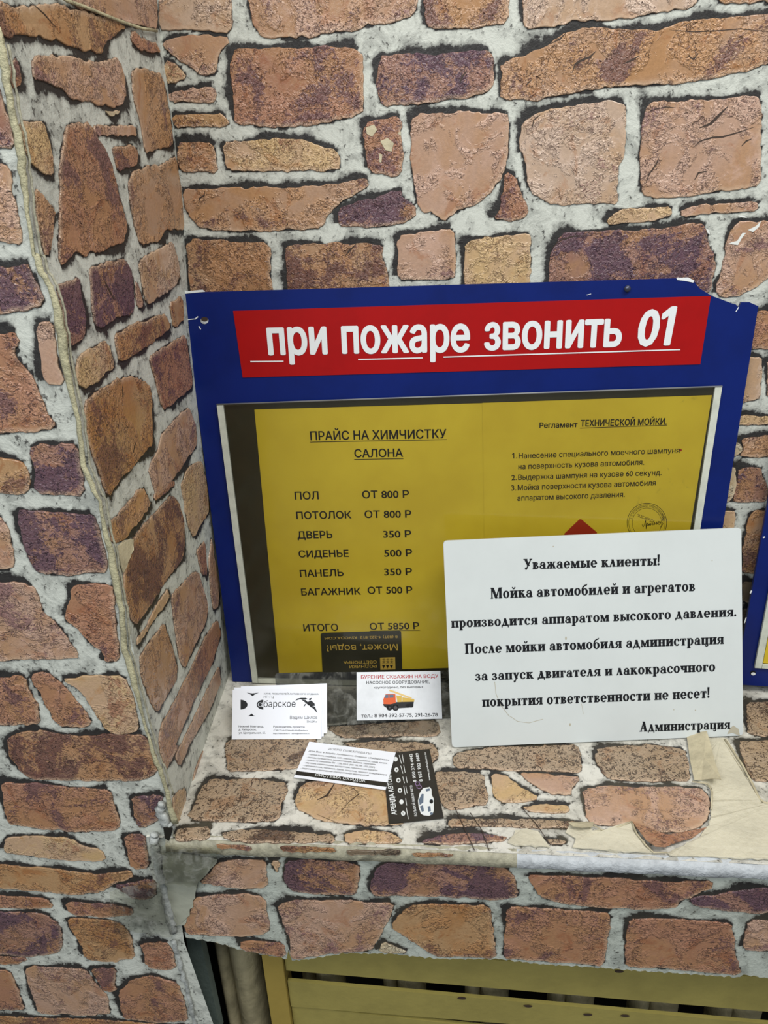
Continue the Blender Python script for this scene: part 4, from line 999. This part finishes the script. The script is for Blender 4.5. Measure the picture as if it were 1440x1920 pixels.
for s, p0, p1 in (('1.', (249, 893), (272, 892)), ('Нанесение специального моечного шампуня', (280, 893), (1028, 867)), ('на поверхность кузова автомобиля.', (278, 943), (863, 922)), ('2.', (246, 994), (270, 993)), ('Выдержка шампуня на кузове 60 секунд.', (277, 993), (944, 970)), ('3.', (245, 1042), (268, 1041)), ('Мойка поверхности кузова автомобиля', (275, 1041), (917, 1018)), ('аппаратом высокого давления.', (273, 1090), (773, 1072))):
    text(c, s, p0, p1, 25, INK, rules, bold=.008)
poly(c, circ(1034, 854, 5.5), LOGO_RED, rules, 'spot')
S6 = R2.frame(1050, 940, 6)
rg = []
for r_in, wd in ((222, 5), (205, 3), (166, 3.5)): rg += stroke(circ(978, 242, r_in, 48), wd, True)
rg += stroke([(925, 262), (935, 290), (948, 265), (965, 215), (968, 310), (975, 250), (990, 245), (985, 275), (1005, 250), (1000, 275), (1020, 245), (1018, 272), (1040, 240), (1045, 268), (1065, 235), (1065, 262), (1090, 230), (1085, 262), (1110, 225), (1135, 240), (1115, 262), (1100, 250), (1130, 228)], 5)
rg += stroke([(1150, 140), (1172, 200), (1150, 180), (1178, 170), (1140, 230), (1160, 250), (1130, 290), (1155, 260)], 4)
multipoly(S6, rg, INK, rules, 'stamp', .00012)
text(S6, '"АЗС-ВЕРДА', (862, 168), (1055, 242), 34, INK, rules)
for i, ch in enumerate('О С ОГРАНИЧЕННОЙ ОТВЕТСТВЕННОСТЬЮ'):
    if ch == ' ': continue
    a0 = math.radians(196+i*4.9); r1 = 178; da = math.radians(1.9)
    p0 = (978+r1*math.cos(a0-da), 242+r1*math.sin(a0-da)); p1 = (978+r1*math.cos(a0+da), 242+r1*math.sin(a0+da)); pt = (978+(r1+20)*math.cos(a0-da), 242+(r1+20)*math.sin(a0-da))
    text(S6, ch, p0, p1, pt, INK, rules, res=1)
poly(S6, [(50, 362), (215, 205), (228, 200), (245, 206), (415, 348), (415, 420), (50, 420)], LOGO_RED, rules, 'logo', .00011)
poly(S6, [(50, 362), (90, 335), (395, 330), (415, 348), (415, 460), (50, 460)], BLACKC, rules, 'logo', .00009)
# olive card upside down between the sheets and the film
WC = B0.off(.0020)
wc = sheet('water_company_card', rounded(WC.pts([(601, 1187), (752, 1182), (754, 1262), (605, 1267)]), .003), .0003, BN, OLCARD, None, label='dark olive business card upside down inside the pocket under the total price', cat='business card')
w1 = WC.frame(640, 1160, 6.545)
def flat_text(pl, s, p0px, p1px, hpx, mat, parent, ref='H', bold=0):
    fx, fy, fs = pl.fr; cv = lambda p: ((p[0]-fx)*fs, (p[1]-fy)*fs)
    return text(pl, s, cv(p0px), cv(p1px), hpx*fs, mat, parent, ref, bold, res=1)
for s, p0, p1, hh, bo in (('8 (831) 4-222-812  RSVODA.COM', (745.4, 1191.6), (608.7, 1194.6), 5, .01), ('Может, воды?', (745.4, 1207.4), (611.5, 1210.3), 12.5, -.006), ('РОДНИКИ', (706, 1246.5), (654.5, 1247.5), 5.2, .02), ('СВЕТЛОЯРА', (706, 1238.4), (643.8, 1239.6), 5.2, .02)):
    flat_text(w1, s, p0, p1, hh, GOLD, wc, 'H', bo)
poly(w1, [(475, 478), (660, 472), (664, 622), (480, 628)], GOLD, wc, 'emblem')
em = [[(498+k*48, 570), (540+k*48, 568), (520+k*48, 612)] for k in range(3)]
for r in range(3):
    for k in range(3): em.append([(500+k*48, 504+r*22), (512+k*48, 494+r*22), (530+k*48, 493+r*22), (543+k*48, 502+r*22), (530+k*48, 500+r*22), (512+k*48, 501+r*22)])
multipoly(w1, em, BLACKC, wc, 'emblem', .0002)
film = sheet('clear_film', [p+BN*.0031 for p in (pkL+np.array([.0062, 0, 0]), pkR-np.array([.0058, 0, 0]), pkRB-np.array([.006, 0, 0])+uz*.0058, pkB+np.array([.0066, 0, 0])+uz*.0058)], .0002, BN, COVER, bd)
# second board at the right edge of the picture
p0 = B0.at(1428, 1000); p1 = B0.at(1394, 1187); e = (p1-p0)/np.linalg.norm(p1-p0)
pb = B0.at(1378, 1283); pt = pb-e*.40; W_b = np.array([.47, 0, 0])
PB2 = B0.at(1440, 1286); sl = (PB2-B0.at(1394, 1283)); sl = sl/np.linalg.norm(sl); W_b = sl*.46
bd2 = board('information_board', [pt, pt+W_b, pb+W_b, pb], 'blue board cut off by the right edge, with pale strips and a yellow sheet')
s0 = B0.at(1413, 1249); up = -e
lo_r = s0+sl*.40; hi_l = s0+up*.30; hi_r = lo_r+up*.30
sheet('pocket_backing', [p+BN*.0006 for p in (s0, lo_r, hi_r, hi_l)], .0004, BN, OLIVE, bd2)
sheet('edge_strip', [p+BN*.0032 for p in (s0, s0+sl*.0065, hi_l+sl*.0065, hi_l)], .0024, BN, STRIP, bd2)
sheet('edge_strip', [p+BN*.0032 for p in (s0+sl*.0069, lo_r, lo_r+up*.0042, s0+up*.0042+sl*.0069)], .0024, BN, STRIP, bd2)
y0 = s0+sl*.0078+up*.0052
s_ = sheet('yellow_sheet', [p+BN*.0014 for p in (y0, y0+sl*.21, y0+sl*.21+up*.285, y0+up*.285)], .0003, BN, YELLOW, None, label='yellow sheet in the pocket of the board at the right edge', cat='paper sheet')
q = B0.frame(0, 0, 1)
poly(q, circ(1412, 1262, 5.5, 14, 4.5), INKB, bd2, 'screw_hole', .0003)
poly(q, circ(1412.5, 1263.5, 4.2, 14, 2.8), WHITE, bd2, 'screw_hole', .0005)
each(q, stroke([(1396, 1168), (1399, 1158)], 1.8)+stroke([(1407, 1112), (1409, 1108)], 2.5)+stroke([(1431, 1008), (1434, 1007)], 2.5), WHITE, bd2, 'scratch', .0003)

# ------------------------------------------------------------------ white notice plate leaning on the sill
a = hitZ(848, 1402, HS+.0018); b = hitZ(1393, 1380, HS+.0018)
u = (b-a)/np.linalg.norm(b-a); LEAN = math.radians(18.5)
back = np.cross(np.array([0, 0, 1.0]), u); up = back*math.sin(LEAN)+np.array([0, 0, 1.0])*math.cos(LEAN); pn = np.cross(u, up)
SG = Plane(a, pn)
corner = [SG.at(x, y) for x, y in ((831, 1014), (1390, 989.5), (1393.5, 1379), (847.5, 1401.5))]
plate = sheet('notice_plate', rounded(corner, .004), .0028, pn, PLATE, None, label='large white rectangular notice plate with black lettering leaning against the blue board', cat='sign')
g = SG.frame(820, 960, 2.3226)
serif(g, 'Уважаемые клиенты!', (375, 249), (968, 231), 29, INKB, plate)
serif(g, 'Мойка автомобилей и агрегатов', (232, 376), (1122, 343), 30, INKB, plate)
serif(g, 'производится аппаратом высокого давления.', (60, 503), (1302, 453), 28, INKB, plate)
serif(g, 'После мойки автомобиля администрация', (120, 617), (1248, 573), 29, INKB, plate)
serif(g, 'за запуск двигателя и лакокрасочного', (165, 734), (1210, 692), 28, INKB, plate)
serif(g, 'покрытия ответственности не несет!', (195, 847), (1185, 808), 29, INKB, plate)
serif(g, 'Администрация', (880, 955), (1276, 943), 27, INKB, plate)
SCR = simple('plate_grime', (176, 170, 150), .6)
each(g, stroke([(250, 740), (255, 790), (275, 840), (310, 885), (350, 912), (400, 918), (460, 902)], 2.2)+stroke([(628, 835), (636, 880)], 1.5)+[circ(505, 150, 3, 6), circ(1124, 863, 3, 6), circ(1030, 861, 2.5, 6), circ(1197, 212, 2.5, 6), circ(578, 926, 3.5, 8, 7), circ(560, 550, 4, 8, 8)]+[[(1262, 968), (1275, 940), (1290, 930), (1312, 945), (1318, 975), (1285, 962)]], SCR, plate, 'stain', .00012)

# ------------------------------------------------------------------ clear card holder strip with the worn truck card
A_ = hitZ(520, 1370, HS+.001); B_ = hitZ(845, 1348, HS+.001)
A_ = hitZ(600, 1363, HS+.001); B_ = hitZ(832, 1347, HS+.001)
u2 = (B_-A_)/np.linalg.norm(B_-A_); L2 = math.radians(40)
bk2 = np.cross(np.array([0, 0, 1.0]), u2); up2 = bk2*math.sin(L2)+np.array([0, 0, 1.0])*math.cos(L2); n2 = np.cross(u2, up2)
HL = Plane(A_, n2)
hq = [HL.at(x, y) for x, y in ((515, 1262), (850, 1257), (852, 1346), (524, 1368))]
holder = empty('card_holder', tuple(float(v) for v in (hq[2]+hq[3])/2), 'scuffed clear plastic card holder strip leaning on the board behind the business cards', 'card holder')
sheet('front_panel', rounded(hq, .004), .0010, n2, ACRYL, holder)
e4 = [p-n2*.0042 for p in hq]
sheet('back_panel', rounded(e4, .004), .0010, n2, ACRYL, holder)
sheet('lower_lip', [hq[3], hq[2], hq[2]-n2*.004, hq[3]-n2*.004], .0008, -up2, ACRYL, holder)
TC = HL.off(.0012, (640, 1160, 6.545))
truck = sheet('drilling_company_card', TC.pts([(188, 657), (1215, 642), (1238, 1228), (190, 1250)]), .0004, n2, CARDW, None, label='worn white card with red heading and an orange drilling truck', cat='business card')
text(TC, 'БУРЕНИЕ СКВАЖИН НА ВОДУ', (242, 738), (1188, 725), 43, REDINK, truck, bold=.014)
text(TC, 'НАСОСНОЕ ОБОРУДОВАНИЕ,', (307, 802), (1085, 793), 36, INKB, truck, bold=.012)
text(TC, 'круглогодично, без выходных', (400, 857), (1005, 848), 19, INKB, truck, 'x', bold=.012)
text(TC, 'тел.: 8 904-392-57-75, 291-26-78', (245, 1213), (1183, 1199), 44, INKB, truck, bold=.012)
multipoly(TC, [[(512, 1048), (700, 1020), (890, 1015), (882, 1088), (700, 1100), (580, 1112), (520, 1072)], circ(592, 1090, 38), circ(665, 1092, 40), circ(815, 1068, 26), circ(858, 1064, 28)], INKB, truck, 'truck_chassis', .00012)
multipoly(TC, [[(514, 990), (545, 925), (650, 922), (664, 930), (668, 1035), (600, 1050), (518, 1048)]], ORANGE, truck, 'truck_cab', .0002)
multipoly(TC, [[(540, 935), (575, 930), (578, 972), (534, 975)], [(590, 933), (640, 932), (642, 968), (592, 972)]], GREYBLUE, truck, 'truck_windows', .0003)
multipoly(TC, [[(672, 940), (740, 950), (740, 1022), (690, 1025)], [(748, 965), (895, 985), (895, 1018), (748, 1022)]], GOLD, truck, 'truck_body', .0002)
multipoly(TC, [[(585, 872), (602, 870), (865, 968), (855, 985), (592, 888)]], CREAM, truck, 'drill_mast', .0003)
each(TC, [circ(665, 1092, 22), circ(592, 1092, 12)], INKG, truck, 'truck_wheel', .0003)

# ------------------------------------------------------------------ stack of white cards standing at the left
A_ = hitZ(443, 1388, HS+.001); B_ = hitZ(603, 1386, HS+.001)
u3 = (B_-A_)/np.linalg.norm(B_-A_); L3 = math.radians(38)
bk3 = np.cross(np.array([0, 0, 1.0]), u3); up3 = bk3*math.sin(L3)+np.array([0, 0, 1.0])*math.cos(L3); n3 = np.cross(u3, up3)
CS = Plane(A_+np.array([0, -.0, .0]), n3, (420, 1160, 5.5385))
cards = [[(175, 703), (1068, 672), (1070, 1190), (180, 1222)], [(105, 716), (1040, 700), (1035, 1222), (100, 1240)], [(110, 728), (1025, 703), (1015, 1236), (97, 1256)], [(90, 740), (1012, 715), (1010, 1250), (80, 1254)]]
for i, Lc in enumerate(cards):
    pl = CS.off(.0007*(i-3)); fr_ = i == 3
    cdo = sheet('club_card', pl.pts(Lc), .00045, n3, PAPERW, None,
        label='front white club card with black round logo and flying bird, left of the holder' if fr_ else ('white card edge at the back of the small stack, furthest right' if i == 0 else ('white card edge just behind the front card of the small stack' if i == 2 else 'white card edge third from the front of the small stack')), cat='business card', group='white business cards in the small stack')
k_ = CS
text(k_, 'КЛУБ ЛЮБИТЕЛЕЙ АКТИВНОГО ОТДЫХА', (415, 787), (982, 791), 16, INKB, cdo, bold=.01)
text(k_, 'НП ГЦ', (413, 824), (517, 826), 25, INKG, cdo)
text(k_, 'барское', (413, 918), (742, 916), 52, INKB, cdo, 'x')
multipoly(k_, [[(172, 842)]+circ(172, 893, 72, 16, 51, -90, 90)+[(172, 944)], [(408, 842)]+circ(408, 893, 68, 16, 51, -90, -270)+[(408, 944)], [(235, 768), (297, 776), (360, 768), (318, 788), (297, 805), (276, 788)], [(240, 1012), (265, 1004), (287, 985), (306, 1004), (330, 1012)]], INKB, cdo, 'logo')
multipoly(k_, stroke(circ(375, 893, 20, 16), 5, True)+stroke([(396, 872), (396, 916)], 6), PAPERW, cdo, 'logo', .0002)
bird = [[(740, 852), (760, 830), (800, 822), (850, 822), (870, 835), (835, 840), (790, 836)], [(800, 838), (850, 845), (900, 900), (880, 902), (840, 868)], [(860, 868), (905, 850), (940, 880), (945, 905), (900, 910)], [(880, 832), (912, 822), (900, 845), (888, 850)], [(870, 875), (920, 915), (935, 935), (900, 920)], [(915, 905), (945, 915), (972, 980), (950, 960), (925, 930)], [(850, 880), (842, 905), (826, 915), (838, 890)]]
multipoly(k_, bird, INKB, cdo, 'bird_drawing')
text(k_, 'Вадим Шилов', (685, 1042), (970, 1041), 34, INKG, cdo)
text(k_, 'Shi&Ko', (860, 1080), (970, 1079), 24, INKG, cdo)
for s, p0, p1, hh in (('Нижний Новгород,', (152, 1128), (412, 1128), 20), ('д. Хабарское,', (152, 1160), (335, 1160), 20), ('ул. Центральная, 65.', (152, 1195), (432, 1195), 20), ('Руководитель проектов', (512, 1131), (838, 1133), 20), ('+7 908 172-46-62, habarski.shilov@yandex.ru', (512, 1165), (868, 1165), 12), ('https://habarskoe.ru/   admin@habarskoe.ru', (510, 1198), (885, 1198), 13)):
    text(k_, s, p0, p1, hh, INKG, cdo, res=1, bold=.012)

# ------------------------------------------------------------------ two cards lying on the sill
F4 = (540, 1370, 4.645)
BKp = Plane((0, 0, HS+.0019), (0, 0, 1), F4)
black = sheet('car_rental_card', BKp.pts([(818, 204), (1232, 158), (1358, 762), (878, 812)]), .0004, (0, 0, 1), BLACKC, None, label='black car rental card with white lettering lying on the sill', cat='business card')
def rot_text(pl, s, p0, p1, hx, mat, parent, ref='H', bold=0):
    dx, dy = p1[0]-p0[0], p1[1]-p0[1]; ln = math.hypot(dx, dy); n_ = (dy/ln, -dx/ln)
    return text(pl, s, p0, p1, (p0[0]+n_[0]*hx, p0[1]+n_[1]*hx), mat, parent, ref, bold, res=1)
rot_text(BKp, 'АРЕНДА АВТОМОБИЛЕЙ', (948, 732), (876, 218), 44, WHITE, black, bold=.03)
rot_text(BKp, 'БОЛЬШОЙ ВЫБОР АВТО', (1124, 744), (1082, 476), 22, WHITE, black, bold=.015)
rot_text(BKp, '8 950 374 4442', (1118, 446), (1082, 200), 28, WHITE, black, bold=.02)
rot_text(BKp, '8 951 902 8689', (1173, 442), (1137, 194), 30, WHITE, black, bold=.02)
rot_text(BKp, 'www.cardinalauto.ru', (1242, 434), (1200, 190), 14, WHITE, black, 'x', bold=.01)
ic = []
for cx_, cy_ in ((1003, 720), (988, 620), (975, 520), (962, 432), (945, 340), (937, 248)): ic.append(circ(cx_, cy_, 19, 12, 21))
for x0_, y0_, x1_, y1_ in ((1048, 768, 1030, 672), (1034, 650, 1024, 590), (1020, 556, 1008, 480), (1038, 546, 1026, 486), (1014, 456, 1000, 402), (1038, 452, 1028, 402), (1000, 372, 982, 306), (1020, 366, 1008, 300), (988, 286, 968, 214), (1008, 276, 994, 208)): ic += stroke([(x0_, y0_), (x1_, y1_)], 5)
multipoly(BKp, ic, WHITE, black, 'icons')
multipoly(BKp, [circ(962, 432, 10, 8), circ(975, 520, 9, 8), circ(945, 340, 7, 6), stroke([(1000, 712), (1006, 730)], 4)[0]], BLACKC, black, 'icons', .0002)
multipoly(BKp, stroke(circ(1128, 462, 18, 14, 16), 5, True)+stroke(circ(1142, 488, 20, 14, 16), 5, True), VIOLET, black, 'messenger_marks')
multipoly(BKp, [[(1180, 500), (1236, 490), (1250, 512), (1252, 560), (1268, 590), (1270, 690), (1262, 722), (1230, 742), (1185, 738), (1158, 725), (1138, 668), (1132, 610), (1146, 545), (1165, 515)]], WHITE, black, 'car_picture')
multipoly(BKp, [[(1140, 600), (1165, 550), (1182, 552), (1178, 625), (1146, 648)], [(1148, 660), (1175, 648), (1185, 700), (1165, 706)], circ(1248, 615, 17, 12, 20), [(1198, 510), (1232, 502), (1238, 520), (1205, 530)], [(1215, 660), (1240, 655), (1245, 700), (1222, 706)], circ(1250, 722, 14, 10, 12)], GREYBLUE, black, 'car_picture', .0002)
multipoly(BKp, [circ(1250, 617, 14, 12, 17)], INKB, black, 'car_picture', .0003)
WHp = Plane((0, 0, HS+.0031), (0, 0, 1), F4)
wh = sheet('welcome_card', WHp.pts([(185, 95), (938, 190), (850, 515), (50, 405)]), .0004, (0, 0, 1), PAPERW, None, label='white welcome card with a black bottom band lying on the sill', cat='business card')
poly(WHp, [(74, 350), (866, 451), (857, 490), (62, 384)], BLACKC, wh, 'band', .0001)
text(WHp, 'СИСТЕМА СКИДОК', (232, 394), (674, 450), 24, WHITE, wh, d=0) if False else text(WHp.off(.00012), 'СИСТЕМА СКИДОК', (232, 394), (674, 450), 24, WHITE, wh, bold=.01)
text(WHp, 'ДОБРО ПОЖАЛОВАТЬ!', (350, 165), (722, 208), 17, INKG, wh)
for s, p0, p1 in (('Для Вас в Клубе Активного Отдыха «Хабарское»', (178, 181), (880, 262)), ('- горные лыжи, сноуборд, кайт, снегоходы, сноутюбинг, гонда, качели', (170, 209), (862, 291)), ('- походы, путешествия, велоэкспедиции, рыбалка, парапланы', (162, 235), (762, 301)), ('- полеты на самолетах ЯК - 1.30) АН-2, (800 185, ЯК - 552 (280*)', (150, 259), (755, 326)), ('- обучение, соревнования, инструкторы, горнолыжные курорты', (138, 283), (778, 353)), ('- проживание, питание, баня, покупка, прокат снаряжения', (128, 307), (858, 391)), ('- подготовка и проведение корпоративных мероприятий', (110, 331), (702, 397))):
    text(WHp, s, p0, p1, 13, INKG, wh, res=1, bold=.01)
# ------------------------------------------------------------------ tidy up
bpy.context.view_layer.update()
for o in bpy.data.objects:
    if '_w' in o.keys(): del o['_w']
